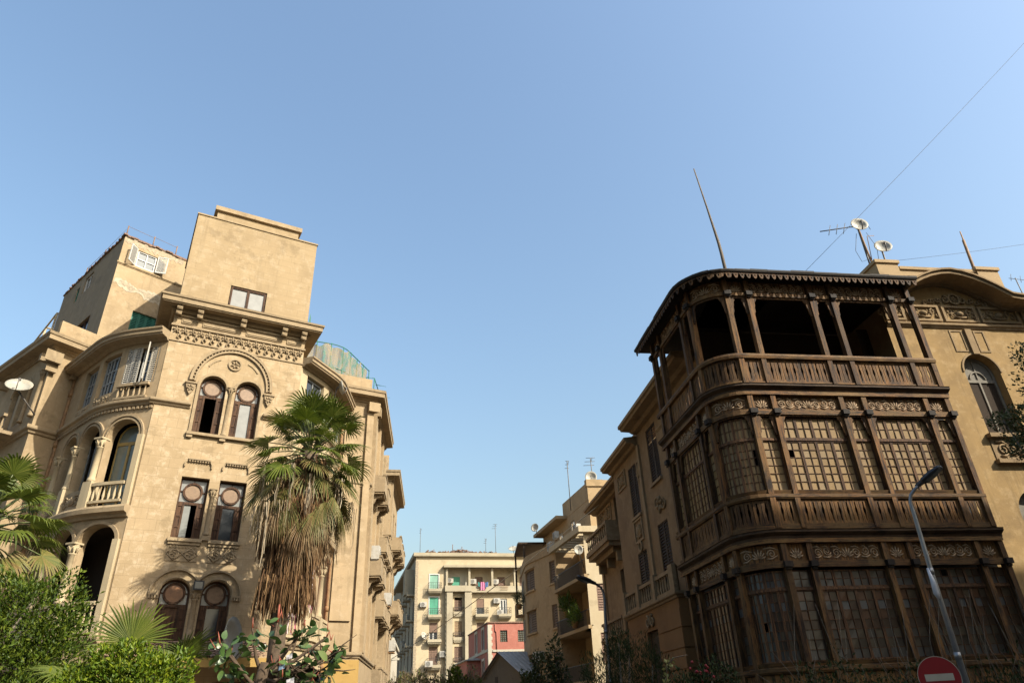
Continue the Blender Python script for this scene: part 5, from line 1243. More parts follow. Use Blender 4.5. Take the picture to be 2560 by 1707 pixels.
ac('air conditioner on the roof flat of the balcony apartment building near the slatted canopy', (4.3, 50.4, 13.3), -75, .9)
F = lambda s, t, z: FP(X(s), t, z)
ac('air conditioner left of the green shade in the first recessed balcony', F(4.75, -.85, 18.2), 13.7, 1.0)
ac('air conditioner in the second recessed balcony above the laundry', F(7.95, -.85, 18.05), 13.7, 1.0)
ac('air conditioner in the third recessed balcony', F(11.1, -.85, 18.0), 13.7, 1.0)
ac('air conditioner on the wall left of the second green shade', F(1.1, .02, 15.0), 13.7, .95)
ac('air conditioner left of the white framed window on the pale block', F(11.05, .02, 15.4), 13.7, 1.0)
ac('air conditioner standing on the balcony of the white framed window', F(11.4, .5, 13.85), 13.7, 1.0)
ac('air conditioner right of the lowest shutters on the pale block', F(3.8, .02, 8.9), 13.7, 1.1)
ac('air conditioner on the lowest balcony of the pale block', F(1.9, .5, 7.75), 13.7, 1.1)
for k, (s, z) in enumerate(((3.2, 17.0), (7.8, 14.2), (12.4, 11.3))):
    ac(['air conditioner high on the shaded side of the pale block', 'air conditioner midway along the shaded side of the pale block', 'air conditioner far along the shaded side of the pale block'][k], FP(f0 - s, .02, z), -75, 1.2)
LA = thing('laundry', 'pink, blue and green washing hung over the recessed balcony rail', 'laundry', F(8.9, .6, 17.3))
for nm, x0, x1, z0, col in (('pink', 8.75, 9.4, 17.0, (.75, .25, .42)), ('blue', 9.4, 9.85, 17.4, (.14, .25, .5)), ('green', 8.4, 8.75, 17.5, (.1, .4, .36))):
    simple('cloth_' + nm, col, .9); mb = MB(FP); ps = [(X(x0 + (x1 - x0) * i / 8), .62 + .05 * math.sin(i * 1.7)) for i in range(9)]
    mb.loft([[(s, t + .02, z + .06 * math.sin(s * 9)) for s, t in ps] for z in (z0, 17.5, 18.05)], closed=False); part('garment', mb, 'cloth_' + nm, LA)
mb = MB(FP)
rr = random.Random(5)
for k in range(230):
    s = rr.uniform(1.2, 11) if k > 60 else rr.gauss(6.0, 1.1); h = rr.uniform(.05, .2) + (.28 * math.exp(-((s - 6.2) / 1.1) ** 2)); z = 22.02 + rr.uniform(0, h); w_ = rr.uniform(.08, .4)
    mb.tube([(X(s), .25 - .5 * rr.random(), z), (X(s + w_), .25 - .5 * rr.random(), z + rr.uniform(-.12, .2))], rr.uniform(.03, .1), 4, False)
for s, h in ((2.4, .5), (5.0, 1.2), (6.3, .9)): mb.tube([(X(s), .1, 22), (X(s), .1, 22 + h)], .05, 4)
solo('roof_rubble', mb, 'brick_edge', 'heap of broken bricks and scrap along the roof edge of the pale block', 'rubble', F(6, 0, 22), kind='stuff')
FL = thing('floodlight', 'small dark floodlight fixed between the two lowest arched windows', 'floodlight', T(3.0, 0, 6.6))
mb = MB(T); mb.box(2.84, 3.16, .1, .32, 6.62, 6.9); mb.box(2.81, 3.19, .32, .36, 6.58, 6.93); part('housing', mb, 'lamp_black', FL)
mb = MB(T); mb.sheet(rect(2.86, 3.14, 6.63, 6.88), .365); part('glass_front', mb, 'dark_glass', FL)
mb = MB(T); mb.box(2.97, 3.03, 0, .1, 6.7, 6.8); part('bracket', mb, 'lamp_black', FL)
# green netted screen on the right terrace
NS = thing('netted_screen', 'curved rooftop screen of torn green and tan netting behind the tall palm', 'screen', (-10.5, 36.5, 17.7))
def net_mat():
    m, nt, bs = _nodes('net'); co = _n(nt, "ShaderNodeTexCoord").outputs["Object"]
    n1 = _noise(nt, _map(nt, co, (1.2, 1.2, .5)), 1.6, 5, .7)
    c = _mix(nt, (.19, .15, .075), (.045, .13, .075), _ramp(nt, n1, .48, .62)); nt.links.new(c, bs.inputs["Base Color"]); bs.inputs["Roughness"].default_value = .9
    tr = _n(nt, "ShaderNodeBsdfTransparent"); mx = _n(nt, "ShaderNodeMixShader")
    nt.links.new(_ramp(nt, _noise(nt, _map(nt, co, (1, 1, 1)), 40, 2, .5), .47, .6, .0, .6), mx.inputs[0]); nt.links.new(bs.outputs[0], mx.inputs[1]); nt.links.new(tr.outputs[0], mx.inputs[2])
    nt.links.new(mx.outputs[0], nt.nodes["Material Output"].inputs[0]); MATS['net'] = m
net_mat()
NP = Path([(-12.4, 35.2), (-10.2, 36.2), (-9.35, 39.8)], {1: 1.7}, 10)
mb = MB(NP); N = 40; rows = []
for zi in range(5):
    rows.append([(NP.L * .93 * i / N, .09 * math.sin(i * .55 + zi * .9) + .03 * math.sin(i * 2.3), 18.6 + .8 * zi - (.22 * abs(math.sin(i * .27)) + .1 * math.sin(i * 1.1) if zi == 4 else 0) + (.09 * max(0, i - 24) if zi < 2 else 0)) for i in range(N + 1)])
mb.loft(rows, closed=False); part('netting', mb, 'net', NS)
mb = MB(NP)
for i in range(8): s = NP.L * i / 7; mb.tube([(s, -.06, 17.6), (s, -.06, 21.9)], .03, 5)
for z in (21.85, 20.3, 18.6): mb.tube([(NP.L * i / 20, -.06, z) for i in range(21)], .03, 5)
part('frame', mb, 'green_paint', NS)
mb = MB(NP); mb.loft([[(.1, .1, 21.9), (.5, .1, 21.7)], [(.2, .1, 22.9), (.35, .1, 22.4)], [(.25, .1, 23.6), (.3, .1, 23.3)]], closed=False); part('torn_flap', mb, 'green_paint', NS)
SPK = thing('spiked_fence', 'low green metal frame with loose wire ends at the edge of the right terrace', 'fence', (-8.9, 39.5, 18.7))
mb = MB()
for x, y in ((-9.2, 38.4), (-8.75, 38.6), (-8.85, 40.4), (-8.95, 42.0)): mb.tube([(x, y, 18.7), (x, y, 20.7)], .03, 5)
mb.tube([(-9.2, 38.4, 20.7), (-8.75, 38.6, 20.7), (-8.85, 40.4, 20.7), (-8.95, 42, 20.7)], .03, 5); mb.tube([(-9.2, 38.4, 19.7), (-8.75, 38.6, 19.7), (-8.85, 40.4, 19.7), (-8.95, 42, 19.7)], .025, 5); part('frame', mb, 'green_paint', SPK)
mb = MB(); rr = random.Random(11)
for k in range(16): z = 19.0 + .11 * k; y = 38.6 + rr.random() * 2; mb.tube([(-8.8, y, z), (-8.2 + rr.uniform(-.3, .1), y, z - .15 + rr.uniform(-.1, .1))], .012, 4)
for k in range(12): mb.tube([(-9.7 + rr.uniform(-.3, .5), 38.4, 18.9), (-9.4 + rr.uniform(-.6, .6), 38.4, 19.9 + rr.uniform(-.4, .5))], .014, 4)
part('wire', mb, 'green_paint', SPK)
def screen_mat():
    m, nt, bs = _nodes('pale_screen'); bs.inputs['Base Color'].default_value = (.20, .27, .26, 1); bs.inputs['Roughness'].default_value = .5
    tr = _n(nt, "ShaderNodeBsdfTransparent"); mx = _n(nt, "ShaderNodeMixShader"); mx.inputs[0].default_value = .55
    nt.links.new(bs.outputs[0], mx.inputs[1]); nt.links.new(tr.outputs[0], mx.inputs[2]); nt.links.new(mx.outputs[0], nt.nodes["Material Output"].inputs[0]); MATS['pale_screen'] = m
screen_mat()
PG = thing('roof_pergola', 'pale bare metal frame beside the rooftop flat at the far left of the corner building', 'pergola', (-29.5, 37.6, 18.9))
pgp = Path([(-29.6, 37.6), (-36.2, 43.9)]); mb = MB(pgp); sp = [.1, 2.6, 5.2, 7.8, 9.1]
for s in sp:
    for t in (0, 2.6): mb.tube([(s, t, 18.9), (s, t, 26.0)], .07, 5)
    for z in (26.0, 24.5): mb.tube([(s, 0, z), (s, 2.6, z)], .06, 5)
for t in (0, 2.6):
    for z in (26.0, 24.5): mb.tube([(sp[0], t, z), (sp[-1], t, z)], .06, 5)
part('frame', mb, 'cream_paint', PG)
mb = MB(pgp); mb.sheet(rect(.1, 9.1, 18.9, 24.2), .04); part('screen', mb, 'pale_screen', PG)
# ------------------------------------------------------------------ street lamps and sign
def lamp(label, base, pts, rr_, head0, head1, group='street lamps'):
    t = thing('street_lamp', label, 'street lamp', base, group)
    mb = MB(); mb.tube([base] + pts, rr_, 10); part('pole', mb, 'steel', t)
    mb = MB(); z = base[2]
    for h in (pts[0][2], pts[0][2] * .62): mb.tube([(base[0], base[1], h - .06), (base[0], base[1], h + .06)], rr_[1] * 1.35, 10)
    part('collar', mb, 'steel', t)
    a, b = Vector(head0), Vector(head1); d = (b - a).normalized(); sd = d.cross(Vector((0, 0, 1))).normalized(); up = sd.cross(d)
    L = (b - a).length
    ring = lambda f, w, h, dz: [tuple(a + d * L * f + sd * (w * x) + up * (h * y + dz)) for x, y in ((-1, -.3), (-.8, -1), (.8, -1), (1, -.3), (.75, .7), (.3, 1), (-.3, 1), (-.75, .7))]
    mb = MB(); k = L / .75
    mb.loft([ring(-.12, .05 * k, .05 * k, 0), ring(.15, .07 * k, .06 * k, 0), ring(.22, .13 * k, .07 * k, 0), ring(.6, .15 * k, .075 * k, 0), ring(.93, .12 * k, .06 * k, -.01), ring(1.0, .07 * k, .03 * k, -.015)]); part('lamp_head', mb, 'lamp_black', t)
    mb = MB(); mb.loft([ring(.3, .10 * k, .02 * k, -.08 * k), ring(.6, .12 * k, .02 * k, -.085 * k), ring(.9, .09 * k, .015 * k, -.07 * k)]); part('lens', mb, 'lens', t)
lamp('grey steel street lamp in the middle of the street, its head pointing left', (3.05, 27.84, 0), [(3.06, 27.84, 4.4), (3.12, 27.83, 5.55), (3.1, 27.83, 5.8), (3.02, 27.8, 5.98), (2.85, 27.7, 6.08), (2.7, 27.5, 6.12)], [.075, .06, .055, .05, .045, .045, .045], (2.72, 27.5, 6.12), (2.07, 27.1, 6.32))
lamp('tall grey street lamp before the timber bay, its dark head pointing right', (7.66, 13.47, 0), [(7.67, 13.47, 3.8), (7.69, 13.46, 4.95), (7.69, 13.46, 5.1), (7.73, 13.44, 5.24), (7.82, 13.39, 5.34), (7.93, 13.32, 5.43)], [.062, .043, .036, .033, .031, .03, .03], (7.9, 13.34, 5.42), (8.2, 12.95, 5.66))
simple('plastic_bag', (.6, .62, .66), .4)
mb = MB(); mb.tube([(7.58, 13.4, 3.85), (7.6, 13.39, 3.6), (7.59, 13.38, 3.4), (7.6, 13.38, 3.3)], [.02, .05, .06, .02], 6); solo('plastic_bag', mb, 'plastic_bag', 'scrap of clear plastic tied to the tall street lamp before the bay', 'plastic bag', (7.6, 13.4, 3.5))
SG = thing('no_entry_sign', 'round red no entry sign with a white bar at the bottom right', 'sign', (6.52, 12.2, 0))
sc_ = Vector((6.52, 12.15, 2.0)); sf = Path([(sc_.x - .5 * math.cos(R(-28)), sc_.y - .5 * math.sin(R(-28))), (sc_.x + .5 * math.cos(R(-28)), sc_.y + .5 * math.sin(R(-28)))])
mb = MB(sf); mb.prism(ellp(.5, sc_.z, .295, .295, 40), 0, .012); part('sign_face', mb, 'sign_red', SG)
mb = MB(sf); mb.band(.5, sc_.z, .295, .303, -.012, .014, 0, 359.9, 40); part('rim', mb, 'sign_white', SG)
mb = MB(sf); mb.box(.5 - .2, .5 + .2, .013, .016, sc_.z - .05, sc_.z + .05); part('bar', mb, 'sign_white', SG)
mb = MB(sf); mb.tube([(.5, -.05, 0), (.5, -.05, 2.1)], .03, 8); mb.box(.42, .58, -.02, -.002, sc_.z - .03, sc_.z + .03); part('post', mb, 'steel', SG)
# ------------------------------------------------------------------ ground
plaster('asphalt', (.05, .05, .05), (.04, .04, .04), (.065, .06, .058), stain=.5, streak=0)
plaster('paving', (.30, .26, .21), (.23, .2, .16), None, stain=.5, streak=0)
plaster('dusty_earth', (.22, .17, .11), (.16, .12, .08), None, stain=.5, streak=0)
mb = MB(); mb.quad((-900, -900, -.02), (900, -900, -.02), (900, 900, -.02), (-900, 900, -.02)); struct('ground', mb, 'dusty_earth')
mb = MB(); prism_xy(mb, [(-40, -8), (40, -8), (40, 7), (6.5, 10), (3.5, 20), (-1.5, 70), (-9, 96), (-14, 95), (-6.5, 62), (-4.2, 33), (-3.2, 13), (-40, 7)], -.05, .0); struct('road', mb, 'asphalt')
mb = MB(); prism_xy(mb, [(-40, 7.1), (-3.3, 13.1), (-4.3, 33), (-6.6, 62), (-13.5, 94), (-40, 94)], -.05, .13); struct('pavement', mb, 'paving')
mb = MB(); prism_xy(mb, [(40, 7.1), (6.6, 10.1), (3.6, 20), (-1.4, 70), (-8.6, 96), (60, 96), (60, 7)], -.05, .13); struct('pavement', mb, 'paving')
GW = thing('garden_wall', 'white coped garden wall along the bottom left edge', 'wall', (-5, 9, 0))
gw = Path([(-13, 7.2), (-4.9, 8.75), (-3.3, 9.4)])
mb = MB(gw); mb.box(0, gw.L, -.2, 0, 0, 2.12); part('wall', mb, 'cream_paint', GW); mb = MB(gw); mb.box(0, gw.L, -.24, .04, 2.12, 2.19); part('coping', mb, 'white_paint', GW)
# ------------------------------------------------------------------ plants
islands('palm_leaf', [(.075, .11, .014), (.11, .15, .02), (.17, .205, .03), (.09, .125, .016), (.24, .255, .05)], .5, .25, .25)
islands('palm_leaf_dark', [(.035, .07, .02), (.055, .095, .025), (.08, .13, .03)], .42, .2, .5)
islands('palm_old', [(.16, .17, .04), (.26, .22, .06), (.12, .15, .035), (.30, .23, .08), (.22, .145, .05)], .55, .2)
islands('palm_dead', [(.30, .19, .09), (.22, .125, .05), (.36, .25, .13), (.16, .085, .035), (.42, .31, .18)], .8, .05)
islands('palm_thatch', [(.20, .10, .035), (.12, .058, .022), (.27, .15, .06), (.07, .033, .014), (.33, .20, .09), (.16, .08, .03)], .85)
islands('pale_strip', [(.46, .37, .25), (.52, .44, .31), (.36, .26, .15), (.28, .18, .09)], .8)
islands('ficus_leaf', [(.04, .075, .008), (.06, .105, .01), (.10, .155, .012), (.19, .24, .02), (.045, .085, .008)], .5, .2, .2)
islands('bright_leaf', [(.07, .13, .008), (.11, .19, .01), (.19, .27, .014), (.29, .34, .02), (.05, .10, .008)], .5, .25, .2)
islands('rubber_leaf', [(.06, .12, .03), (.085, .16, .04), (.13, .21, .055), (.07, .13, .035), (.19, .25, .08)], .35, .15, .4)
islands('dry_leaf', [(.20, .14, .06), (.28, .21, .09), (.14, .16, .04), (.10, .15, .03), (.24, .15, .07)], .6, .15)
islands('oleander_leaf', [(.022, .035, .009), (.032, .05, .012), (.045, .062, .015)], .6, .08, .15)
islands('dusty_leaf', [(.05, .065, .022), (.08, .10, .03), (.13, .14, .055), (.06, .075, .025)], .55, .15, .2)
simple('bark', (.20, .14, .09), .95, var=.5, scale=9)
simple('bark_dark', (.13, .085, .05), .95, var=.5, scale=12)
simple('bark_grey', (.24, .20, .15), .95, var=.5, scale=9)
simple('red_bract', (.36, .02, .03), .6, var=.3)
simple('red_stem', (.40, .10, .05), .6, var=.3)
simple('petiole', (.14, .17, .05), .5, var=.3)
def U(r_): return Vector((r_.gauss(0, 1), r_.gauss(0, 1), r_.gauss(0, 1))).normalized()
def frond(mb, st, base, d, pet, rad, droop, r_, nseg=30, span=128, split=.55, fold=.35, cup=.15):
    """fan leaf: petiole into st, blade of narrow folded segments into mb"""
    d = d.normalized(); up = Vector((0, 0, 1)); side = d.cross(up)
    if side.length < .45: side = Vector((1, .25, 0)) - d * Vector((1, .25, 0)).dot(d)
    side.normalize(); nrm = side.cross(d).normalized()
    tw = r_.uniform(-.5, .5); side, nrm = side * math.cos(tw) + nrm * math.sin(tw), nrm * math.cos(tw) - side * math.sin(tw)
    h = base + d * pet - up * pet * droop * .25
    if st is not None: st.tube([tuple(base), tuple(base + d * pet * .5 - up * pet * droop * .05), tuple(h)], [.035, .025, .018], 4)
    bd = (d - up * droop * .45).normalized(); nrm = side.cross(bd).normalized()
    da = 2 * R(span) / nseg
    for k in range(nseg):
        a = -R(span) + da * (k + .5); L = rad * (.72 + .28 * math.cos(a * .6)) * r_.uniform(.9, 1.06)
        def pt(f, off, lift=0):
            aa = a + off; v = bd * math.cos(aa) + side * math.sin(aa)
            p = h + v * L * f + nrm * (cup * L * f * f + lift) - up * (droop * L * .55 * max(0, f - .25) ** 2)
            return p
        w = da * .5; q = split
        dn = r_.uniform(0, .22) * rad + droop * .12 * rad
        i0 = mb.P(tuple(h)); l = mb.P(tuple(pt(q, -w * .97, 0))); c = mb.P(tuple(pt(q, 0, fold * w * L * q))); rr2 = mb.P(tuple(pt(q, w * .97, 0)))
        l2 = mb.P(tuple(pt(.8, -w * .42) - up * dn * .35)); r2 = mb.P(tuple(pt(.8, w * .42) - up * dn * .35)); tip = mb.P(tuple(pt(1.0, 0) - up * dn))
        mb.F((i0, l, c)); mb.F((i0, c, rr2)); mb.F((l, l2, r2, c)); mb.F((c, r2, rr2)); mb.F((l2, tip, r2))
def hang(mb, r_, p, L, w, out, seg_=3):
    """one hanging strip of dead leaf"""
    a = r_.uniform(0, math.pi); e = Vector((math.cos(a), math.sin(a), 0)) * w
    prev = None
    for k in range(seg_ + 1):
        f = k / seg_; c = p + out * (f * (1 - .35 * f)) * L * .3 - Vector((0, 0, L * f)) + Vector((r_.uniform(-.03, .03), r_.uniform(-.03, .03), 0)); ww = e * (1 - .55 * f)
        cur = (mb.P(tuple(c - ww)), mb.P(tuple(c + ww)))
        if prev: mb.F((prev[0], prev[1], cur[1], cur[0]))
        prev = cur
# --- tall palm in front of the tower
r_ = random.Random(21)
PT = thing('fan_palm', 'tall fan palm with a thick skirt of dead brown fronds, in front of the tower', 'palm tree', (-8.6, 25.6, 0))
mb = MB(); mb.tube([(-8.6, 25.6, 0), (-8.6, 25.6, 5), (-8.4, 25.66, 9), (-8.15, 25.74, 11.2)], [.34, .28, .27, .3], 10); part('trunk', mb, 'bark', PT)
top = Vector((-8.15, 25.75, 11.7))
gl, ol, pe = MB(), MB(), MB(); dl = MB()
for k in range(64):
    f = k / 63; el = R(82 - 128 * f + r_.uniform(-8, 8)); az = 2.39996 * k + r_.uniform(-.25, .25)
    d = Vector((math.cos(az) * math.cos(el), math.sin(az) * math.cos(el), math.sin(el)))
    b = top + Vector((math.cos(az) * .15, math.sin(az) * .15, -.9 * f))
    m_ = gl if f < .8 else ol
    frond(m_, pe, b, d, r_.uniform(.85, 1.7), r_.uniform(.8, 1.1), .25 + .75 * f, r_, 28, 118, .46)
for k in range(44):
    f = k / 43; el = R(-28 - 42 * f + r_.uniform(-12, 12)); az = 2.39996 * k + 1 + r_.uniform(-.3, .3)
    d = Vector((math.cos(az) * math.cos(el), math.sin(az) * math.cos(el), math.sin(el))); b = top + Vector((math.cos(az) * .25, math.sin(az) * .25, -1.2 - 1.3 * f))
    frond(ol if f < .35 else dl, pe, b, d, r_.uniform(1.1, 1.6) * (1 - .3 * f), r_.uniform(.8, 1.0), 1.1 + .6 * f, r_, 24, 70, .4, .8, -.1)
part('green_fronds', gl, 'palm_leaf', PT); part('old_fronds', ol, 'palm_old', PT); part('dead_fronds', dl, 'palm_dead', PT); part('leaf_stalk', pe, 'petiole', PT)
mb = MB(); ps = MB()
def prof(z): # radius of the skirt
    P_ = [(5.1, 1.08), (6.0, 1.06), (6.8, .92), (7.5, .95), (8.3, 1.25), (9.2, 1.45), (10.2, 1.0), (11.0, .5)]
    for (a, ra), (b, rb) in zip(P_, P_[1:]):
        if z <= b: return ra + (rb - ra) * (z - a) / (b - a)
    return .9
for k in range(620):
    z = 6.0 + 4.8 * r_.random(); az = r_.uniform(0, 2 * math.pi); lump = 1 + .16 * math.sin(3 * az + z * 1.3) + .12 * math.sin(7 * az - z * 2) + r_.gauss(0, .06)
    q = prof(z) * lump * (.5 + .5 * r_.random() ** .5)
    c = Vector((-8.6 + .45 * (z - 5) / 6.5, 25.6 + .14 * (z - 5) / 6.5, z)); L0 = min(r_.uniform(.55, 1.4), z - 4.95 + r_.uniform(-.1, .25))
    for j in range(r_.randint(9, 15)):
        aj = az + r_.gauss(0, .16); o = Vector((math.cos(aj), math.sin(aj), 0))
        hang(mb, r_, c + o * q * .85 + Vector((0, 0, r_.gauss(0, .12))), max(.3, L0 * r_.uniform(.6, 1.1)), r_.uniform(.01, .034), o * (r_.uniform(.1, .6) if z < 7.3 else r_.uniform(-.1, .25)) + Vector((r_.gauss(0, .18), r_.gauss(0, .18), 0)), 3)
part('dead_skirt', mb, 'palm_thatch', PT)
for k in range(34):                                                    # torn ribbons hanging in a few bunches from the lower leaves
    z = 8.6 + 2.2 * r_.random(); az = r_.uniform(0, 2 * math.pi); c = Vector((-8.3, 25.7, z)); q = prof(min(z, 10)) + r_.uniform(.1, .6); L0 = r_.uniform(1.0, 2.2)
    for j in range(r_.randint(4, 9)):
        aj = az + r_.gauss(0, .05); o = Vector((math.cos(aj), math.sin(aj), 0))
        hang(ps, r_, c + o * (q + r_.gauss(0, .06)), L0 * r_.uniform(.5, 1.1), r_.uniform(.01, .03), o * r_.uniform(-.2, .1) + Vector((r_.gauss(0, .1), r_.gauss(0, .1), 0)), 5)
part('hanging_ribbons', ps, 'pale_strip', PT)
# --- shorter palm at the left edge
r_ = random.Random(4)
PL_ = thing('fan_palm', 'lower fan palm with green and yellowing fronds at the left edge of the picture', 'palm tree', (-15.0, 18.9, 0))
mb = MB(); mb.tube([(-15.0, 18.9, 0), (-15, 18.9, 4), (-14.95, 18.95, 7.0)], [.3, .26, .24], 10); part('trunk', mb, 'bark', PL_)
top = Vector((-14.95, 18.95, 7.3)); gl, ol, pe, dl = MB(), MB(), MB(), MB()
for k in range(38):
    f = k / 37; el = R(72 - 100 * f + r_.uniform(-8, 8)); az = 2.39996 * k + r_.uniform(-.25, .25)
    d = Vector((math.cos(az) * math.cos(el), math.sin(az) * math.cos(el), math.sin(el))); b = top + Vector((math.cos(az) * .12, math.sin(az) * .12, -.8 * f))
    frond(gl if f < .72 else ol, pe, b, d, r_.uniform(.95, 1.45), r_.uniform(.8, 1.05), .35 + .8 * f, r_, 30, 122)
for k in range(12):
    az = 2.39996 * k; el = R(-50 + r_.uniform(-15, 10)); d = Vector((math.cos(az) * math.cos(el), math.sin(az) * math.cos(el), math.sin(el))); frond(dl, pe, top + Vector((0, 0, -1.2)), d, r_.uniform(.8, 1.1), .8, 1.3, r_, 24, 70, .4, .8, -.1)
part('green_fronds', gl, 'palm_leaf', PL_); part('old_fronds', ol, 'palm_old', PL_); part('dead_fronds', dl, 'palm_dead', PL_); part('leaf_stalk', pe, 'petiole', PL_)
# --- leafy shrubs
def leaves(mb, r_, blobs, n, size, asp=.45, upb=.5, inner=.55, twig=None):
    wts = [b[3] * b[4] + b[4] * b[5] + b[3] * b[5] for b in blobs]
    for k in range(n):
        c = r_.choices(blobs, wts)[0]; d = U(r_)
        lump = 1 + .22 * math.sin(5 * d.x + 3 * d.z + c[0] * 7) + .12 * math.sin(9 * d.y - 6 * d.z + c[2] * 5) + .08 * math.sin(17 * d.x + 13 * d.z)
        q = (inner + (1 - inner) * r_.random() ** .45) * lump * (1.12 if r_.random() < .06 else 1)
        p = Vector((c[0] + d.x * c[3] * q, c[1] + d.y * c[4] * q, c[2] + d.z * c[5] * q))
        ax = (d * .7 + U(r_) * .9 + Vector((0, 0, upb))).normalized(); sd = ax.cross(U(r_)).normalized(); L = size * (.45 + .95 * r_.random() ** 1.4); w = L * asp * .5
        nn = ax.cross(sd) * L * .1
        i = [mb.P(tuple(p)), mb.P(tuple(p + ax * L * .5 + sd * w - nn)), mb.P(tuple(p + ax * L)), mb.P(tuple(p + ax * L * .5 - sd * w - nn))]
        mb.F(i)
def stems(mb, r_, base, tips, r0):
    for t in tips:
        b, t = Vector(base), Vector(t); m_ = b.lerp(t, .5) + U(r_) * .12 * (t - b).length
        mb.tube([tuple(b), tuple(b.lerp(m_, .55)), tuple(m_), tuple(t)], [r0, r0 * .8, r0 * .55, r0 * .15], 6)
def shrub(name, label, cat, blobs, n, size, mat, base, seed, asp=.45, tips=None, group=None, upb=.5, inner=.55):
    r_ = random.Random(seed); t = thing(name, label, cat, base, group)
    mb = MB(); stems(mb, r_, base, tips or [(b[0], b[1], b[2] + b[5] * .5) for b in blobs], .09); part('trunk', mb, 'bark_grey', t)
    mb = MB(); leaves(mb, r_, blobs, n, size, asp, upb, inner); part('crown', mb, mat, t); return t
shrub('clipped_ficus', 'big rounded dark green ficus bush under the left palm', 'bush', [(-10.5, 14.1, 2.6, 1.9, 1.3, 1.55), (-9.6, 14.0, 3.7, .85, .8, .85), (-11.8, 13.6, 3.2, 1.5, 1.2, 1.5), (-9.35, 14.3, 2.5, .75, .8, 1.0), (-9.3, 13.9, 1.4, 1.5, 1.2, 1.3), (-10.2, 13.6, 4.0, .5, .6, .5), (-9.25, 14.2, 3.4, .4, .4, .45)], 48000, .09, 'ficus_leaf', (-10.3, 14.0, 0), 1, inner=.72)
shrub('leafy_bush', 'bright green leafy bush in the bottom left, in front of the porch', 'bush', [(-6.5, 12.3, 2.35, .75, .6, .55), (-6.05, 12.45, 2.4, .45, .5, .5), (-7.1, 12.1, 2.1, .6, .5, .5), (-6.4, 12.2, 1.6, 1.0, .7, .7), (-6.75, 12.3, 2.75, .4, .4, .3)], 20000, .08, 'bright_leaf', (-6.4, 12.4, 0), 2, .5, inner=.7)
r_ = random.Random(8)
for lab, c, fans in (('low fan palm spreading behind the bright leafy bush', (-6.95, 13.2, 2.2), [((-.12, 0, 1), .95, .82, .05), ((.62, .1, .62), 1.1, .75, .3), ((-.75, -.3, .45), 1.1, .75, .4), ((-.2, -.5, .6), .7, .6, .4), ((.3, .5, .7), .9, .7, .3), ((-.9, .3, .1), 1.0, .7, .7)]),):
    t = thing('dwarf_fan_palm', lab, 'palm tree', (c[0], c[1], 0)); g, pe = MB(), MB()
    for d, pet, rad, dr in fans: frond(g, pe, Vector(c), Vector(d), pet, rad, dr, r_, 34, 95, .5, .6, .12)
    part('green_fronds', g, 'palm_leaf', t); part('leaf_stalk', pe, 'petiole', t); mb = MB(); mb.tube([(c[0], c[1], 0), c], .16, 8); part('trunk', mb, 'bark', t)
# --- rubber plant
r_ = random.Random(12)
RB = thing('rubber_plant', 'lopped rubber plant with big glossy leaves and reddish shoots in front of the palm skirt', 'tree', (-3.62, 10.4, 0))
tr, rs, lf = MB(), MB(), MB()
tr.tube([(-3.62, 10.4, 0), (-3.64, 10.4, 1.5), (-3.66, 10.38, 2.2), (-3.62, 10.4, 2.5)], [.10, .095, .095, .07], 9)
def big_leaf(p, ax, L):
    ax = ax.normalized(); sd = ax.cross(Vector((0, 0, 1)) * .6 + U(r_)).normalized(); nn = sd.cross(ax); w = L * .26
    rows = []
    for f, ww in ((0, .12), (.15, .62), (.35, .95), (.55, 1.0), (.75, .78), (.9, .4), (1.0, .04)):
        c = p + ax * L * f - nn * (.18 * L * f * f); rows.append([tuple(c - sd * w * ww + nn * .05 * L * ww), tuple(c), tuple(c + sd * w * ww + nn * .05 * L * ww)])
    lf.loft(rows, closed=False, smooth=True)
forks = [(-4.05, 10.2, 2.62), (-3.52, 10.4, 3.02), (-3.85, 10.35, 2.95), (-3.25, 10.5, 2.8), (-2.85, 10.6, 2.82), (-3.05, 10.55, 2.5), (-3.95, 10.3, 2.35), (-3.3, 10.2, 2.3), (-2.72, 10.65, 2.6), (-4.2, 10.15, 2.75), (-3.15, 10.5, 2.95), (-2.95, 10.4, 2.25), (-3.4, 10.3, 2.45)]
for i, q in enumerate(forks):
    b = Vector((-3.63, 10.4, 2.3)) if i % 3 else Vector((-3.5, 10.42, 2.0)); q = Vector(q); m_ = b.lerp(q, .5) + Vector((r_.uniform(-.06, .06), r_.uniform(-.06, .06), -.06))
    tr.tube([tuple(b), tuple(m_), tuple(q)], [.032, .024, .012], 6)
    rs.tube([tuple(q), tuple(q + Vector((r_.uniform(-.05, .05), 0, r_.uniform(.08, .2))))], [.014, .004], 5)
    if i in (1,): rs.tube([tuple(q), tuple(q + Vector((.0, 0, .24)))], [.02, .012], 6)
    for k in range(20 if i in (0, 2, 6, 9) else 14):
        ax = Vector((r_.gauss(0, 1), r_.gauss(0, .8), r_.gauss(.25, .7))); big_leaf(q + U(r_) * .14 - Vector((0, 0, r_.uniform(0, .3))), ax, r_.uniform(.12, .2))
for k in range(40): q = Vector((r_.uniform(-4.1, -2.6), r_.uniform(10.2, 10.7), r_.uniform(1.9, 2.5))); big_leaf(q, Vector((r_.gauss(0, 1), r_.gauss(0, .8), r_.gauss(.1, .6))), r_.uniform(.12, .22))
for k in range(46):
    b = Vector((r_.uniform(-3.4, -2.7), 10.5, r_.uniform(2.0, 2.6))); q = b + Vector((r_.uniform(-.35, .4), r_.uniform(-.2, .2), r_.uniform(-.1, .35))); tr.tube([tuple(b), tuple(b.lerp(q, .5) + U(r_) * .05), tuple(q)], [.012, .009, .004], 4)
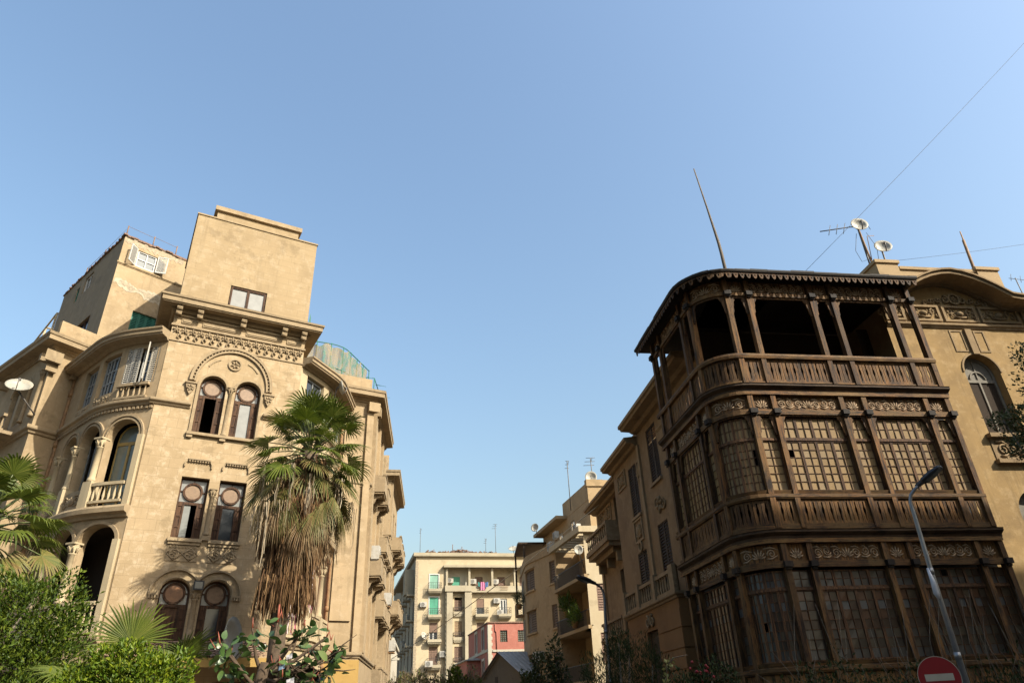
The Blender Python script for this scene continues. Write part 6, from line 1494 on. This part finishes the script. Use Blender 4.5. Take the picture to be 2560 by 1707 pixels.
for k in range(22): b = Vector(r_.choice(forks)) + U(r_) * .08; rs.tube([tuple(b), tuple(b + Vector((r_.uniform(-.1, .1), r_.uniform(-.05, .05), r_.uniform(.0, .14))))], [.009, .003], 4)
part('trunk', tr, 'bark_dark', RB); [part1('shoot', m_, 'red_stem', RB) for m_ in clusters(rs, .02)]; part('leaves', lf, 'rubber_leaf', RB)
simple('paper_blue', (.35, .5, .68), .6); simple('paper_white', (.68, .66, .68), .6, dirt=(.5, .1, .15))
for lab, p, m_, s in (('white and red paper scrap caught in the middle of the rubber plant', (-3.25, 10.25, 2.55), 'paper_white', .04), ('blue and red wrapper caught just right of the rubber plant trunk', (-3.32, 10.2, 2.42), 'paper_blue', .04), ('pale triangular paper scrap below the wrapper', (-3.2, 10.25, 2.24), 'paper_white', .05), ('lowest pale blue paper scrap in the rubber plant', (-3.02, 10.2, 2.05), 'paper_blue', .05)):
    mb = MB(); P_ = Vector(p); mb.loft([[tuple(P_ + Vector((s * x, s * .3 * math.sin(3 * x + z), s * z + .3 * s * x))) for x in (-1, 0, 1)] for z in (-.7, .1, .8)], closed=False); solo('paper_scrap', mb, m_, lab, 'paper scrap', p, 'paper scraps in the rubber plant')
# --- plants in the street and by the villa
r_ = random.Random(15)
HG = thing('street_hedge', 'trimmed brown and green hedge crossing the foot of the street', 'hedge', (-5.3, 39.8, 0))
mb = MB(); leaves(mb, r_, [(-6.6 + .75 * k, 39.6 + .05 * k, 2.9 + .12 * math.sin(k * 1.7), .7, .7, .95) for k in range(6)], 7500, .15, .4); part('foliage', mb, 'dry_leaf', HG)
mb = MB()
for k in range(130): x = r_.uniform(-7.2, -2.4); b = Vector((x, 39.6 + r_.uniform(-.4, .4), 2.9)); q = b + Vector((r_.uniform(-.35, .35), r_.uniform(-.2, .2), r_.uniform(.6, 1.35))); mb.tube([tuple(b), tuple(q)], [.022, .008], 4)
part('twig', mb, 'bark', HG)
shrub('street_shrub', 'dark green leafy shrub at the right end of the street hedge', 'bush', [(-3.6, 39.6, 2.9, .85, .8, 1.0), (-2.9, 39.8, 2.5, .8, .7, .9), (-3.7, 39.6, 3.75, .35, .4, .4)], 5000, .15, 'ficus_leaf', (-3.3, 39.7, 0), 31)
shrub('street_tree', 'young pale leaved tree before the shaded foot of the balcony apartment building', 'tree', [(.9, 36, 3.3, .9, .8, .95), (1.35, 36, 4.3, .35, .4, .75), (.3, 36, 3.0, .7, .6, .6), (1.6, 36.1, 3.3, .5, .5, .6), (.5, 36.1, 4.0, .3, .3, .4)], 2400, .17, 'dusty_leaf', (.9, 36, 0), 32, .55, inner=.3)
shrub('oleander', 'dark oleander thicket in the shade left of the timber bay', 'bush', [(2.3, 21.9, 2.4, .7, .7, 1.0), (3.0, 21.8, 2.6, .7, .7, 1.1), (3.6, 21.6, 2.4, .6, .6, .9), (2.75, 21.8, 3.4, .35, .4, .45), (2.0, 21.9, 1.9, .6, .6, .9)], 9000, .13, 'oleander_leaf', (2.8, 21.8, 0), 33, .18, upb=1.2)
shrub('bay_shrub', 'dark shrub with red flowers at the left foot of the timber bay', 'bush', [(4.2, 17.4, 1.9, .7, .5, .7), (3.7, 17.5, 1.6, .5, .5, .8)], 4200, .09, 'oleander_leaf', (4.1, 17.4, 0), 34)
mb = MB(); r_ = random.Random(35)
for k in range(14): p = Vector((4.1, 17.3, 2.45)) + Vector((r_.gauss(0, .16), r_.gauss(0, .1), r_.gauss(0, .08))); mb.ball(tuple(p), .035, 5, 3)
for o in bpy.data.objects:
    if o.name == 'bay_shrub': part('flower', mb, 'red_bract', o)
islands('vine_leaf', [(.35, .33, .12), (.42, .42, .16), (.28, .3, .08), (.2, .24, .06)], .5, .2)
VN = thing('climbing_vine', 'arching vine of pale yellow leaves at the left foot of the timber bay', 'vine', (3.3, 17.65, 0))
mb = MB(); ar = [(3.22, 17.68, 0), (3.22, 17.68, 2.3), (3.28, 17.66, 2.62), (3.45, 17.6, 2.78), (3.75, 17.5, 2.82)]; mb.tube(ar, .015, 5); part('stem', mb, 'bark', VN)
mb = MB(); r_ = random.Random(36); leaves(mb, r_, [(3.22, 17.68, 2.35 - .12 * k, .05, .05, .08) for k in range(6)] + [(3.28, 17.66, 2.6, .06, .05, .07), (3.4, 17.62, 2.74, .08, .05, .05)], 130, .09, .7); part('leaves', mb, 'vine_leaf', VN)
BS = thing('bay_hedge', 'long tangled dark hedge along the foot of the timber bay', 'hedge', (10, 16.9, 0))
mb = MB(); r_ = random.Random(37); leaves(mb, r_, [(6.0 + .8 * k, 16.9 + .12 * k, 1.5 + .18 * math.sin(k * 2.1), .75, .6, .85 + .12 * math.sin(k)) for k in range(13)], 15000, .09, .45, inner=.35); part('foliage', mb, 'oleander_leaf', BS)
mb = MB()
for k in range(60):
    x = r_.uniform(5.6, 15); b = Vector((x, 17 + .12 * (x - 6), 1.7)); q = b + Vector((r_.uniform(-.9, .6), r_.uniform(-.1, .1), r_.uniform(.6, 2.3))); m_ = b.lerp(q, .5) + Vector((r_.uniform(-.15, .15), 0, .1)); mb.tube([tuple(b), tuple(m_), tuple(q)], [.008, .006, .003], 4)
part('twig', mb, 'bark_grey', BS)
shrub('bougainvillea', 'dusty bougainvillea with red flowers reaching in from the right edge, before the arched window', 'tree', [(12.9, 15.7, 7.2, .85, .8, .8), (12.4, 15.8, 7.5, .5, .5, .45), (13.2, 15.4, 8.3, .75, .6, .7), (14.0, 15.1, 7.1, 1.2, 1, 1.3), (12.0, 15.95, 7.65, .35, .3, .2), (13.0, 15.5, 9.1, .4, .35, .45), (12.7, 15.7, 6.4, .6, .6, .4), (12.2, 15.9, 6.9, .4, .4, .3)], 11000, .085, 'dusty_leaf', (15.2, 15, 0), 38, .55, inner=.3)
mb = MB(); r_ = random.Random(39)
for c in ((12.35, 15.5, 7.35), (12.8, 15.3, 7.0), (12.5, 15.5, 7.75), (12.9, 15.2, 6.85), (13.2, 15.1, 7.4)):
    for k in range(9): mb.ball(tuple(Vector(c) + U(r_) * .07), .03, 5, 3)
for o in bpy.data.objects:
    if o.name == 'bougainvillea': part('flower', mb, 'red_bract', o)
# balcony plants of the middle block
for lab, c, n, s in (('tall leafy potted plants crowding the third floor balcony', (3.5, 50.6, 7.7), 1500, .3), ('spiky potted palm at the back of the third floor balcony', (3.1, 52.4, 8.6), 500, .5), ('bush hanging over the far end balcony of the balcony apartment building', (-.35, 62.5, 10.6), 900, .3)):
    t = thing('balcony_plant', lab, 'potted plant', (c[0], c[1], c[2] - .8)); r_ = random.Random(int(n))
    mb = MB(); mb.lathe(c[0], c[1], [(.18, c[2] - .8), (.25, c[2] - .4), (.27, c[2] - .38)], 8); part('pot', mb, 'clay_pot' if 'clay_pot' in MATS else 'rust_pipe', t)
    mb = MB(); leaves(mb, r_, [(c[0], c[1], c[2], .5, 1.4 if n == 1500 else .5, .6)], n, s * .75, .16, 1.0, .1); part('leaves', mb, 'dusty_leaf' if n < 1000 and s < .4 else 'ficus_leaf', t)
